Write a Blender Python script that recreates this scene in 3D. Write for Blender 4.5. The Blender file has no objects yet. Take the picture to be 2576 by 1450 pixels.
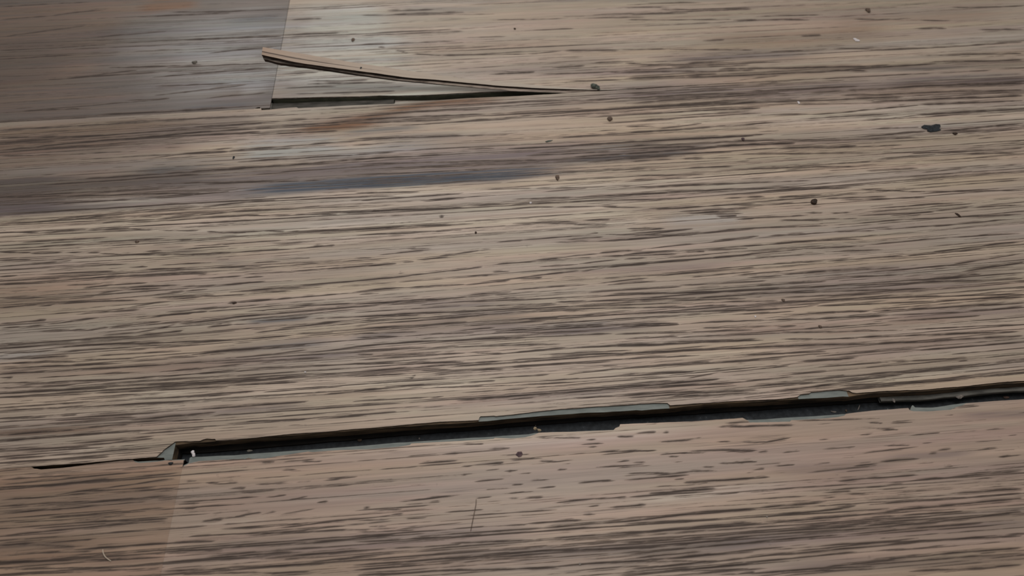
import bpy, bmesh, math, random
import numpy as np
from mathutils import Matrix, Vector

# ------------------------------------------------------------------ camera, world, light
W, H, F = 2576, 1450, 1850.0
HC = 0.2455                                    # camera height above the floor (m)
PITCH, YAW, ROLL = math.radians(53.436), math.radians(3.899), math.radians(-0.566)
scene = bpy.context.scene
col = scene.collection


def cam_basis(p, y, r):
    cp, sp, cy, sy = math.cos(p), math.sin(p), math.cos(y), math.sin(y)
    f = np.array([cp * sy, cp * cy, -sp]); rt = np.array([cy, -sy, 0.0]); up = np.cross(rt, f)
    cr, sr = math.cos(r), math.sin(r)
    return cr * rt + sr * up, -sr * rt + cr * up, f


BR, BU, BF = cam_basis(PITCH, YAW, ROLL)
cam_data = bpy.data.cameras.new('camera')
cam = bpy.data.objects.new('camera', cam_data); col.objects.link(cam)
m = Matrix.Identity(4)
for i in range(3):
    m[i][0], m[i][1], m[i][2] = BR[i], BU[i], -BF[i]
m[2][3] = HC
cam.matrix_world = m
cam_data.sensor_width = 36.0
cam_data.lens = F / W * 36.0
cam_data.clip_start = 0.01; cam_data.clip_end = 50
cam_data.dof.use_dof = True
cam_data.dof.focus_distance = 0.30
cam_data.dof.aperture_fstop = 14.0
scene.camera = cam

world = bpy.data.worlds.new('world'); scene.world = world
world.use_nodes = True
bg = world.node_tree.nodes['Background']
bg.inputs[0].default_value = (0.97, 0.98, 1.0, 1); bg.inputs[1].default_value = 0.215

# daylight through a window beyond the far edge of the floor, and an unseen low disc lamp added so brightness falls off towards the corners
ld = bpy.data.lights.new('window_light', 'AREA'); ld.shape = 'RECTANGLE'; ld.size = 1.1; ld.size_y = 1.0
ld.energy = 8.0; ld.color = (1.0, 0.985, 0.965)
lo = bpy.data.objects.new('window_light', ld); col.objects.link(lo)
lo.location = (-0.35, 1.9, 1.25)
lo.rotation_euler = (Vector((0.0, 0.2, 0)) - Vector(lo.location)).to_track_quat('-Z', 'Y').to_euler()
ld2 = bpy.data.lights.new('falloff_light', 'AREA'); ld2.shape = 'DISK'; ld2.size = 0.30
ld2.energy = 1.18; ld2.color = (1.0, 0.985, 0.97)
lo2 = bpy.data.objects.new('falloff_light', ld2); col.objects.link(lo2)
lo2.location = (0.05, 0.24, 0.47)
lo2.rotation_euler = (0, 0, 0)

scene.view_settings.view_transform = 'Standard'
scene.view_settings.look = 'None'
scene.view_settings.gamma = 1.0
scene.view_settings.use_curve_mapping = False
scene.view_settings.exposure = 0.08

# ------------------------------------------------------------------ picture <-> floor
CAM = np.array([0, 0, HC])


def at(px, py, z=0.0):
    d = BR * ((px - W / 2) / F) + BU * (-(py - H / 2) / F) + BF
    t = (z - HC) / d[2]
    return CAM + d * t


def to_px(x, y, z=0.0):
    d0, d1, d2 = x, y, z - HC
    a = BR[0] * d0 + BR[1] * d1 + BR[2] * d2
    b = BU[0] * d0 + BU[1] * d1 + BU[2] * d2
    c = BF[0] * d0 + BF[1] * d1 + BF[2] * d2
    return W / 2 + F * a / c, H / 2 - F * b / c


def srgb(r, g, b):
    return tuple(((v / 255 + 0.055) / 1.055) ** 2.4 if v > 10 else v / 255 / 12.92 for v in (r, g, b))


rng = np.random.default_rng(7)
random.seed(7)
TAB = rng.random((256, 256)).astype(np.float32)


def vnoise(u, v, s=0):
    u = np.asarray(u, np.float32) + 37.3 * s + 4000; v = np.asarray(v, np.float32) + 91.7 * s + 4000
    i = np.floor(u).astype(np.int64); j = np.floor(v).astype(np.int64)
    a = u - i; b = v - j
    a = a * a * (3 - 2 * a); b = b * b * (3 - 2 * b)
    i0, i1, j0, j1 = i & 255, (i + 1) & 255, j & 255, (j + 1) & 255
    return (TAB[i0, j0] * (1 - a) + TAB[i1, j0] * a) * (1 - b) + (TAB[i0, j1] * (1 - a) + TAB[i1, j1] * a) * b


# ------------------------------------------------------------------ measured outlines (picture pixels)
P_TOP = [(0, 311), (350, 289), (655, 268), (1640, 223)]                     # joint between back row and middle board
Y_TOP = float(np.mean([at(*p)[1] for p in P_TOP]))
P_LOW = [(560, 1112), (1000, 1073), (1462, 1037), (1949, 1006), (2576, 962)]
Y_LOW = float(np.mean([at(*p)[1] for p in P_LOW]))                          # front edge of the middle board
Y_LEFT = float(np.mean([at(*p)[1] for p in [(0, 1181), (78, 1175)]]))       # tight joint at far left
X_BACK = float(np.mean([at(*p)[0] for p in [(731, 0), (706, 125), (683, 240)]]))
X_FRONT = float(np.mean([at(*p)[0] for p in [(461, 1168), (433, 1300), (404, 1450)]]))
X0, X1 = -0.80, 0.85
PW = 0.19

MID_LOW = [(78, 1174.5), (95, 1173), (157, 1169), (215, 1165.4), (293, 1157.6), (332, 1154.7), (394, 1149.5), (409, 1136), (412, 1132),
           (440, 1112), (456, 1111), (481, 1110.7), (504, 1109.5), (512, 1106), (520, 1104), (541, 1105), (543, 1109.5), (560, 1108.7), (575, 1108), (626, 1103),
           (677, 1098), (735, 1092), (819, 1087), (889, 1080), (959, 1075), (1000, 1071), (1043, 1067), (1106, 1061.5), (1204, 1058),
           (1206, 1051), (1209, 1048), (1242, 1046.5), (1248, 1047.5), (1285, 1044), (1340, 1037), (1408, 1030), (1503, 1023.5), (1584, 1018.6), (1647, 1014),
           (1679, 1014.5), (1686, 1020), (1700, 1019.5), (1772, 1014.5), (1856, 1009), (1949, 1005), (2005, 1000), (2013, 994), (2036, 991),
           (2040, 987), (2084, 983), (2112, 981), (2136, 983.5), (2144, 988), (2155, 989.5), (2211, 985), (2257, 983), (2322, 981), (2377, 976),
           (2433, 971.6), (2488, 965), (2534, 960.5), (2576, 959)]
MID_CORE = [(78, 1174), (95, 1172.5), (332, 1154), (394, 1150.5), (411, 1150.5), (413, 1156), (431, 1157), (433, 1131), (440, 1116), (500, 1112), (1000, 1073.5),
            (1204, 1059.5), (1353, 1046), (1462, 1038), (1571, 1033), (1685, 1027), (1772, 1016.5), (1949, 1007), (2010, 1003), (2136, 996),
            (2200, 988), (2322, 983), (2488, 968), (2576, 962)]
FL_TOP = [(78, 1175), (85, 1179), (103, 1182), (157, 1178), (235, 1168), (303, 1159.6), (334, 1158), (341, 1163.5), (351, 1165.4),
          (378, 1163.8), (409, 1160.5), (415, 1159), (436, 1159), (458, 1158)]
FL_CORE = [(78, 1176), (85, 1179.5), (103, 1182.5), (303, 1160), (334, 1158), (345, 1160.5), (400, 1157.5), (415, 1156), (458, 1154)]
FR_TOP = [(456, 1177), (462, 1173.5), (470, 1170), (477, 1166), (500, 1161), (526, 1159), (586, 1156), (617, 1155), (625, 1152), (635, 1155), (668, 1154),
          (694, 1149), (738, 1142), (775, 1137), (787, 1138), (854, 1133), (931, 1131), (959, 1128), (1000, 1125), (1031, 1120), (1035, 1116),
          (1109, 1113), (1190, 1108), (1242, 1104.5), (1245, 1102), (1285, 1104), (1321, 1101), (1342, 1095), (1356, 1089), (1435, 1087),
          (1484, 1085), (1543, 1083), (1549, 1077), (1558, 1074), (1560, 1068), (1639, 1064.5), (1700, 1062.5), (1740, 1061), (1800, 1056.5), (1868, 1052), (1882, 1059),
          (1886, 1063.5), (1987, 1061.6), (1991, 1058), (2066, 1054), (2108, 1049.5), (2124, 1046), (2128, 1042), (2159, 1038), (2192, 1034),
          (2285, 1027), (2288, 1032.5), (2298, 1035), (2331, 1036), (2392, 1031.6), (2405, 1025), (2421, 1020.5), (2430, 1015), (2506, 1009.5), (2576, 1005)]
FR_CORE = [(456, 1170.5), (473, 1164), (475, 1151), (480, 1149), (586, 1144), (760, 1132), (1000, 1113), (1050, 1109), (1240, 1097), (1330, 1091),
           (1345, 1087.5), (1450, 1084), (1545, 1080), (1560, 1072), (1868, 1056), (1890, 1055.5), (2000, 1049), (2120, 1041), (2200, 1036), (2291, 1029),
           (2295, 1020), (2298, 1018), (2304, 1024), (2350, 1024), (2400, 1017), (2430, 1013), (2576, 1007)]
BR_LOW = [(677, 247), (701, 247.3), (740, 246), (775, 245), (860, 243), (905, 242.7), (955, 240), (992, 240.7), (1027, 240), (1050, 239.5), (1088, 238), (1151, 234.5),
          (1227, 231), (1282, 229.5), (1400, 229), (1517, 227), (1560, 225.3), (1640, 222.8)]
MID_TOP = [(650, 269.2), (655, 268.6), (658, 277), (676, 276), (716, 272), (746, 270), (751, 272.5), (775, 271), (891, 265), (988, 261.5), (993, 260.5),
           (994, 253.7), (1046, 253.2), (1100, 252.5), (1176, 247), (1302, 242), (1403, 236), (1454, 233), (1517, 228.6), (1560, 226.5), (1640, 223.2)]


class Edge:
    """a board edge as y(x) on the floor: measured where the photo shows it, straight beyond"""
    def __init__(self, pts, left=None, right=None, z=0.0):
        w = [at(px, py, z) for px, py in pts]
        x = np.array([p[0] for p in w]); y = np.array([p[1] for p in w])
        for i in range(1, len(x)):
            if x[i] <= x[i - 1] + 2e-5:
                x[i] = x[i - 1] + 2e-5
        if left is not None:
            x = np.r_[x[0] - 5, x[0] - 0.002, x]; y = np.r_[left, left, y]
        if right is not None:
            x = np.r_[x, x[-1] + 0.002, x[-1] + 5]; y = np.r_[y, right, right]
        self.x, self.y = x, y

    def __call__(self, q):
        return np.interp(q, self.x, self.y)


class Flat:
    x = np.array([]); y = np.array([])

    def __init__(self, v): self.v = v

    def __call__(self, q): return np.full(np.shape(q), self.v)


G = 0.00007
e_mid_low = Edge(MID_LOW, Y_LEFT + G, None)
e_mid_core = Edge(MID_CORE, Y_LEFT + G, None)
e_mid_top = Edge(MID_TOP, Y_TOP - G, Y_TOP - G)
e_back_r = Edge(BR_LOW, None, Y_TOP + G)
e_fl = Edge(FL_TOP, Y_LEFT - G, None)
e_fl_core = Edge(FL_CORE, Y_LEFT - G, None)
e_fr = Edge(FR_TOP)
e_fr_core = Edge(FR_CORE)

# ------------------------------------------------------------------ printed wood grain: strokes read off the photo
S = 2.575
STROKES = {
 (0, 0): (0.62, 4.5, """0 45 600 10;0 130 300 105;250 110 700 60;0 240 560 165;600 245 1100 200;0 330 700 290;0 385 500 355;1100 80 1600 70;900 110 1500 85;1200 260 1830 235 5 .8;
 1350 345 1800 300;700 440 1320 420;1100 440 1790 405;780 440 1090 430;300 520 1000 470;500 500 900 455;1000 620 1600 550;1000 500 1760 440;1000 560 1500 540;1300 640 1750 600;800 650 1100 640;0 730 600 700 8;
 200 715 1100 640;650 745 1500 700 7 .7;0 840 900 790;0 895 700 880 7;0 930 1700 800;60 965 1400 850 6 .8;0 990 1200 890;800 905 1690 850;0 1015 900 980;900 890 2575 760 6;1000 840 2575 735;1100 880 2200 850;
 500 1035 1900 960;1500 975 2575 890 5 .8;1200 1000 1480 985;930 1030 1500 960;1550 1050 2575 985 5 .8;560 1160 1700 1080 9;1400 1105 2575 1015 5 .8;1650 1130 2575 1060;300 1200 1300 1130 9;0 1280 1300 1250 10;
 0 1330 1000 1290;600 1250 1200 1215;1000 1190 2100 1170;1300 1195 1700 1180;300 1330 1300 1255;0 1390 1200 1320;1040 1285 1500 1240;380 1420 1000 1355;850 1445 1700 1390;1270 1450 1700 1425;2000 1380 2575 1360;
 1840 570 2200 560;1900 610 2300 600;2000 525 2400 520;1850 130 2100 120;1880 225 2200 215;2200 600 2575 590;2000 545 2575 535;1850 480 2050 470"""),
 (900, 0): (0.6, 3.5, """200 70 500 60 7;250 90 700 80 6;0 100 900 90;0 230 700 205;0 290 640 268;100 215 600 190;870 130 1330 120;1150 195 1400 185;1500 95 2575 60;1400 120 1900 110;700 245 980 235;140 305 180 310;240 320 330 345;
 360 350 540 358 4 .7;540 358 1100 350 3.5 .8;1100 350 1320 330 3.5 .8;1320 330 1700 325 3.5 .8;1700 320 2000 320 3.5 .8;2000 320 2575 325 3.5 .8;860 480 1160 465 6 .8;940 460 1100 465;1270 440 1480 425 5;1500 410 1800 395;1180 480 1600 470;
 1550 520 2575 490;1650 470 2575 455 6;1350 525 1700 520;1800 430 2400 400 6;500 700 1300 650;0 755 700 700 5;100 740 1700 640;1100 660 2575 600 5;0 780 800 735 6;700 780 2575 640 5;300 770 1500 700;0 800 600 775 5 .8;
 900 745 2575 665 5;1500 760 2575 700;600 790 1800 720;250 815 1000 770;1600 800 2100 770;2100 750 2575 715;0 900 700 880 6;700 885 1000 870;1330 890 2200 835 4 .8;0 1030 600 1000 5 .8;700 965 900 960;400 1010 1400 960;
 1000 965 2575 880 5 .8;1200 990 1900 940;1100 1010 1900 970 5 .8;600 1060 1600 1020 5;1400 1020 2575 935 6 .8;0 1065 900 1040 5;300 1095 1200 1050;200 1085 700 1075;0 1130 600 1110;1100 1060 1500 1040;1500 1050 2050 1005 9 .7;690 1100 800 1105;
 800 1230 1600 1210;1200 1245 1500 1220;1570 1230 2575 1185 5"""),
 (1576, 0): (0.66, 4, """0 30 500 15;0 50 300 45;200 60 800 55;0 95 400 85;0 130 700 125;700 130 1200 128 4 .8;850 105 1280 95;1480 125 1720 125 4 .8;1720 125 2100 135;2100 50 2575 40;1880 185 2080 185 5;2280 195 2575 190 5;1140 235 1260 230 6;500 265 640 260;
 940 335 1150 328;1340 310 1600 320;1600 325 2000 310;2000 310 2575 270;1900 360 2575 345;0 410 200 420;300 430 1000 400;0 455 800 420;600 450 1700 425 7;1000 445 1560 430 6;1350 455 1560 460 6;1200 470 2000 410 6;2000 400 2575 390 6;
 0 510 600 480 7;400 500 1300 465 7;700 520 1000 490;0 580 240 565 4 .9;0 610 700 580;300 640 1300 570;0 640 600 620;0 670 1000 600 6;800 590 1500 560 6;1200 600 1900 560 6;1800 560 2575 540 8;0 700 700 660;700 670 1480 640 5 .8;1480 640 1800 625 6;1400 620 2575 580 6;
 1100 680 1700 665;0 720 1100 650;1600 660 2575 620 6 .8;0 745 500 715;450 715 880 700 7;100 780 900 730;800 745 1200 740;1200 745 1500 720;1450 720 1900 680 5 .8;1900 680 2575 650 6 .8;1140 770 1700 740;1550 780 1900 745;1900 745 2575 705 5 .8;
 0 820 200 820;200 835 500 800;0 860 550 825;700 815 960 790;860 855 1000 845;1600 835 1910 825 4 .8;1530 885 1950 850 4 .8;2050 850 2575 800 5 .8;2050 845 2300 850;2150 870 2575 835;0 920 900 870 6 .9;0 950 400 930 6;350 930 1000 905;700 910 1300 905;
 0 965 1100 930 8 .9;600 945 1100 925 7 .8;1100 920 1900 890;1000 965 1500 945 8;1300 960 1800 940;0 1000 500 960 9 .8;0 1020 270 1010 9;300 1005 700 985;700 1000 1200 995;1000 1000 1600 990;1600 990 2200 985;1850 995 2575 960 5;2200 1000 2575 990;
 0 1050 500 1020;400 1030 700 1020;1640 1030 2000 1000;0 1110 200 1095;370 1090 700 1080;750 1095 1100 1085;800 1090 1500 1080;1560 1105 1900 1090 6;1900 1120 2200 1090;2200 1090 2575 1065;0 1140 500 1130;0 1170 400 1150"""),
 (900, 450): (0.8, 3.6, """0 95 420 85;0 145 700 90;0 210 710 185 4 .9;200 205 600 195;430 150 640 125;480 135 900 105;760 175 1000 160;1000 165 1350 150 4 .9;1350 150 2140 125;995 132 1400 118;1410 122 2010 90 4 .9;2010 85 2330 75;1010 188 1500 180;1300 185 1700 178;1600 185 1850 185;
 1880 190 2140 190;1940 195 2575 160;2090 215 2575 185 5;2160 225 2350 210;2240 230 2500 225;2330 240 2430 245 5;2480 262 2575 255 5;0 325 500 300;380 305 750 290;1000 290 1430 275;1230 290 1430 292;1415 300 1620 295;1490 270 1640 265;0 365 690 330;100 360 400 350;900 412 1070 400;
 1070 400 1500 360 3.6 .9;1500 355 1560 350;1350 395 1600 375;1750 340 2000 322;1800 370 2180 325;1600 360 2180 370;1290 415 1900 385;1580 410 2575 325;0 515 100 512;80 565 250 548;300 542 370 535;390 527 600 505;540 500 790 467 3.6 .9;790 465 855 455;330 455 490 450;130 495 480 460;
 1120 530 1550 485;1550 485 1850 455 5;1850 455 2575 380 4 .9;1180 525 1300 515;900 555 1150 535;0 660 350 630 4 .9;200 645 640 590 4 .9;600 600 810 572 4 .9;1180 570 1430 555;1440 550 1680 525;1600 500 2070 490;0 720 700 685 4 .95;700 690 1000 655;800 670 1450 595 4 .9;1450 600 1600 575;
 1600 575 1900 548 5 .9;1900 548 2575 488 5 .9;730 630 850 628;870 605 1000 600;1040 650 1200 640;0 750 150 742;0 810 650 770 4 .9;620 775 700 765;720 755 1010 730 5;1010 720 1550 680 4 .95;1540 680 1900 640 4 .9;1900 635 2575 570 4 .9;2150 640 2575 600;1640 685 1950 660;
 720 800 1500 760 4 .9;1500 735 2100 700 5 .9;1650 745 2000 740;2000 745 2575 720;1500 760 2300 735;0 865 700 820;700 830 1280 805 4 .9;1280 800 1500 790;1500 795 2200 770 4 .9;2200 770 2575 750;0 895 400 885 5;200 880 900 850 5 .9;800 855 1400 830;1400 830 2200 800 4 .9;0 920 400 905;
 400 910 1000 870;1000 865 1500 850;1100 850 2150 830;0 945 700 900;700 925 1300 900;1300 890 2575 850;0 975 700 930 8;700 955 1200 925;1200 940 2000 890;0 1005 440 990;0 1030 270 1020 5 .9;440 1005 760 1000;640 985 900 965;900 990 1600 940 7;1090 985 1700 950 5;1640 945 2080 940 6 .9;
 1700 955 2080 945 5;900 1000 1500 990;0 1085 500 1050;280 1060 1000 1035 4 .9;730 1040 1650 1005 5 .9;1650 1010 2575 980;0 1115 600 1090;600 1090 1350 1070 5;1000 1125 1350 1095 4 .9;1350 1095 2000 1080;1540 1085 2575 1045 5 .9;2000 1060 2575 1040;0 1140 100 1140;0 1175 700 1130;300 1140 700 1130 4 .9;
 750 1130 960 1135;1180 1150 1700 1130;1200 1140 1800 1110;0 1205 500 1185;330 1200 700 1190 5;0 1252 350 1225 4 1;350 1225 750 1195 4 1;750 1195 945 1180 4 1;945 1180 1500 1145;1500 1140 1800 1130;1800 1130 2575 1095;0 1280 300 1265;400 1245 620 1235;770 1240 960 1235;1000 1215 1350 1200;
 1430 1200 1650 1185;1350 1270 1700 1230;1700 1230 2000 1210;2000 1210 2575 1180;870 1290 1250 1270;1200 1310 1800 1270;1800 1270 2150 1250;0 1375 200 1355;200 1345 700 1325;700 1320 900 1310;500 1355 1000 1340;1000 1340 1500 1310;690 1385 1100 1360;1100 1355 2300 1265;0 1440 480 1415;480 1420 560 1408;
 650 1440 1300 1390 8;1300 1390 1900 1340 10 .8;1900 1340 2350 1295 7;1370 1365 1900 1330;1850 1360 2575 1310;1400 1420 1900 1400;1700 1420 2575 1370;535 230 550 255 3 .8;185 1330 192 1350 6 1;370 1270 340 1300 3 .7;285 595 280 612 4 .9"""),
 (1576, 450): (0.78, 4, """0 55 700 30;700 30 1200 10;0 100 270 92 4 .95;270 85 500 75;500 75 1200 55;900 75 1450 60;1500 70 1950 85 4 .8;1950 85 2575 75 4 .8;640 128 900 115;1000 120 1280 105;1260 130 1700 115;1400 140 1950 120;700 175 1230 150 4 .8;420 225 750 208 4 .8;590 245 730 240 5;
 700 262 1190 235 4 .95;1190 225 1280 220;1330 222 1450 220;980 268 1280 272;1100 268 1500 255;1500 240 2010 215;1720 240 2000 210;2000 210 2230 185;2230 185 2575 170;1650 190 2200 150;0 325 240 322;0 360 440 325;0 395 700 330;600 330 1350 300;1350 300 1800 265;1800 265 2575 230 4 .9;
 900 370 1350 345;580 400 870 370;1350 345 1620 335;1620 330 2100 300;2000 310 2460 262 5;0 490 350 460;540 462 800 450;650 440 900 425;950 425 1200 405;1000 410 1550 390;0 520 130 512;700 495 1150 455;1150 455 1550 435 5;1550 430 2100 380;2100 380 2575 355;750 520 1300 480;1300 475 1680 458;380 478 510 470;
 900 555 1300 535 4 .9;1300 535 1800 500 4 .9;1800 500 2300 455;2000 470 2575 405 5;700 625 1000 600;1000 620 1300 600 7;1200 605 1800 570 11 .55;1700 600 2100 555;2100 560 2575 480 5;2170 605 2575 540 6;800 640 1000 630 5;350 690 900 665;1030 680 1300 665;1200 700 1500 680;850 690 960 685;1280 640 1800 625;
 1850 660 2575 605 6;1900 665 2200 660;2000 640 2300 620;300 740 1000 715 4 .9;800 720 1300 700 4 .9;1200 700 2575 650;300 790 800 775;700 745 1200 735;1100 740 2000 710 5;1000 770 1600 745;420 828 650 820;640 800 1000 790;980 800 1500 780 5;1500 780 2575 745 5;590 855 1000 845;900 850 1250 815;1250 825 2000 795 5;
 2000 790 2575 765 5;700 880 1100 860;1000 880 1600 855 5;1600 860 2575 805 6 .8;0 955 340 945 6 .9;430 935 900 915;930 915 1240 910;1230 910 1700 885 6;1700 885 2200 865;2200 860 2575 830 5;0 1000 500 975;500 970 920 955;960 960 1100 955;1100 980 1700 930;1700 925 2300 890;0 1040 350 1020;300 1030 1000 1000;
 1000 1000 1800 980 5;1800 975 2575 945 5;0 1085 500 1060 6;500 1060 900 1045;1000 1040 1500 1035 5;1500 1030 2575 985 7;0 1130 600 1100;600 1100 1250 1080 7;1090 1080 1600 1070 8;1600 1070 2100 1050 6;2000 1050 2575 1020 6;0 1165 500 1145;700 1145 1000 1130;800 1140 1300 1120 5;1250 1150 1900 1100;
 1900 1110 2575 1060 5;0 1220 540 1185;570 1195 1020 1165;1130 1185 1500 1160 6;1250 1220 1700 1190;1700 1190 2200 1160;0 1280 450 1250;390 1295 620 1250;620 1255 1060 1210 5;0 1330 300 1305;0 1350 600 1300 8;200 1345 700 1330;780 1310 1100 1280;1090 1265 1300 1250;1170 1350 1700 1280;1010 1370 1400 1330 7;
 1400 1310 1800 1270 5;1800 1260 2300 1225;1400 1340 2000 1310;1850 1325 2200 1300 5;0 1400 500 1375 7;300 1410 500 1380;820 1345 1200 1320;300 1415 800 1385 4;1150 215 1330 330 2 .4"""),
 (0, 450): (0.8, 3.6, """0 295 400 270;400 270 900 215 5;900 215 1300 180 7 .55;1300 180 1600 150 6;1600 150 2575 110;670 285 1000 265;1000 265 1500 215;1500 215 2575 165;0 345 270 350 5 .85;270 350 560 330 5;560 330 850 322 6 .85;850 325 1000 335;1040 335 1300 338;1340 340 1460 350 4 .9;1460 350 1700 338 4 .9;1700 335 1850 345;
 1850 345 2200 330 4 .9;2200 330 2575 318;1280 255 1600 240;1600 240 1900 230;1900 232 2200 232;2200 225 2575 205 4 .9;140 415 700 380;230 440 560 420;560 415 1090 385;1160 400 1250 395;1280 435 1830 400;1170 455 1500 435;0 475 200 480 5;200 485 400 478 5;430 478 650 480;650 485 850 490;850 490 1100 495 4 .9;
 1100 492 1500 480 4 .9;1500 478 1900 455 4 .9;1900 455 2160 432;2040 435 2160 432 6;940 470 1050 465;0 570 480 530;0 530 200 525;390 580 850 550;1040 560 1380 543;1630 548 1820 535;1840 520 2020 512;830 575 960 570;1390 580 1700 565;1500 590 2575 510;950 590 1200 580;0 635 100 630;300 620 750 598;1100 610 1340 605 6;
 1070 615 1350 618;1360 645 1560 632;1580 620 2100 585;2080 585 2575 550 5 .9;0 685 300 675;250 665 800 630;800 635 1100 620;540 710 720 690;720 690 950 675;450 690 660 680;1190 700 1400 690;1450 690 1720 665;1580 640 1700 635;640 745 850 710;850 715 1030 710 7;860 705 1200 690;960 755 1200 730 4 .9;1200 730 1360 715;
 1180 720 1210 715;0 780 300 765;400 800 900 790;520 770 610 765;1000 770 1400 755;1500 735 2000 700;1560 730 2200 670;2000 690 2575 640 5 .9;0 840 260 810;260 825 350 820;850 830 1080 795;1090 780 1300 765 7;1300 765 1600 750;1600 745 1900 725;510 880 730 855;640 865 900 850;1230 845 1500 830;1490 805 1530 800 8;
 1540 800 1900 770 6;1900 770 2300 735 5 .9;2300 735 2575 710 4 .9;0 940 280 920;230 920 300 915 8;0 970 300 950;310 945 640 900;850 915 1200 870;1000 890 1250 875;1100 880 1350 860;1600 860 2000 830;1900 825 2575 800 4 .9;280 990 560 975 7;540 985 700 965;700 965 1050 925;660 1015 900 995;880 1000 1100 960;1040 970 1150 940;
 1170 940 1500 905 6;1500 900 1700 880;0 1075 500 1045;500 1040 900 1020;900 1018 1200 985 6;1350 960 1500 945 7;1500 945 1700 935;1650 1000 1900 970;1830 970 2200 925 6 .9;1400 985 2000 940;1700 920 2000 900;2000 910 2575 880;0 1095 200 1090;0 1135 400 1110;340 1090 900 1060;540 1080 1500 1045 6 .9;400 1120 900 1090;
 900 1085 1200 1070;1200 1070 1900 1015;1900 1010 2575 955;0 1170 200 1160;160 1165 450 1150 7;0 1200 500 1185 4 .95;500 1175 900 1165;600 1150 1200 1115;0 1230 600 1205 5 .95;300 1220 800 1195 5 .9;800 1190 1400 1140;1270 1140 1560 1100 7;1400 1120 2000 1075 8;1550 1160 2000 1110;0 1265 500 1240 6 .9;500 1235 1100 1205 6 .9;
 1100 1200 1700 1165;1700 1160 2575 1110;0 1290 100 1290;250 1290 900 1250;0 1325 300 1320;300 1320 1000 1290;1050 1250 1600 1200;1300 1200 2100 1160;2000 1130 2575 1060;0 1360 500 1335;380 1340 1000 1280;1000 1290 1600 1230;1600 1230 2575 1190;0 1390 700 1355 6;980 1340 1500 1310 5 .95;1200 1330 2000 1275 5 .95;
 2000 1270 2575 1235 4 .95;0 1420 600 1395;600 1390 1500 1345 6;1500 1340 1930 1320 5 .9;1300 1400 1650 1380;1700 1385 2250 1345;2100 1400 2575 1350;900 1430 1500 1400"""),
 (0, 887): (0.78, 4, """0 380 600 345;600 350 1200 320;400 410 500 405;1300 370 2000 320 5;850 440 1400 390 7;0 430 300 420;300 445 900 420;700 460 1340 435;0 540 500 500 9 .8;500 495 850 460;0 580 850 500 6;900 530 1330 492;1550 450 2000 435;2080 430 2575 385;1890 380 2575 330;500 590 1000 545;600 600 1000 560;0 640 600 610;
 0 660 900 600;0 690 1000 620 4 .9;0 720 700 670;0 830 500 790;0 860 850 780;100 880 1150 785;0 875 500 850;270 870 700 815 7;300 930 1150 815 6;0 960 700 900;500 900 1000 880;700 915 1140 880 5;0 1000 600 960;400 990 1130 925 4 .9;0 1040 600 1000;0 1050 1130 950;300 1075 1130 1000;0 1110 800 1060;500 1105 1110 1080 8;
 0 1190 900 1105 6;700 1120 1090 1090;200 1145 700 1110;0 1250 200 1240 12 .7;200 1245 500 1262 10 .7;0 1320 400 1290;500 1280 1075 1235 7;600 1270 1075 1240;0 1365 500 1350 10;500 1350 1050 1330 6;300 1300 600 1290;0 1410 800 1390;0 1440 600 1425;600 1420 1040 1400;1490 695 1650 690;1960 710 2100 705;1700 715 1780 712;
 1820 765 1920 762;1210 835 1290 832;1380 855 1560 845;1340 850 1420 848;1660 855 1850 845;2180 820 2320 805;2120 830 2200 822;1500 885 1600 880;1590 910 1790 890;1730 940 1860 925;1830 965 2000 930;2060 975 2130 965 5;1130 975 1700 935;1140 985 1310 980;1190 1015 1280 1012;1540 1060 1700 1035 6;1700 1050 1800 1030;
 1800 1055 2060 1010;1320 1095 1450 1085 8;1330 1090 1600 1060;1900 1130 2080 1100 6;1450 1150 2000 1110;1700 1150 2575 1050;1240 1190 1360 1185 7;1240 1190 2575 1140;1100 1235 1400 1225 6;1600 1190 2575 1090;1090 1290 1450 1280 12 .7;1400 1270 2000 1230 10;1950 1240 2575 1180 10;1300 1340 1900 1290 8;1700 1340 2400 1280 8;
 1070 1360 1700 1330;1050 1420 1500 1400 8;1400 1400 2100 1370 7;1900 1380 2575 1290 7;1200 1440 2000 1420;1400 1055 1412 1035 6 .8;2370 1015 2385 1000 8 .8"""),
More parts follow.
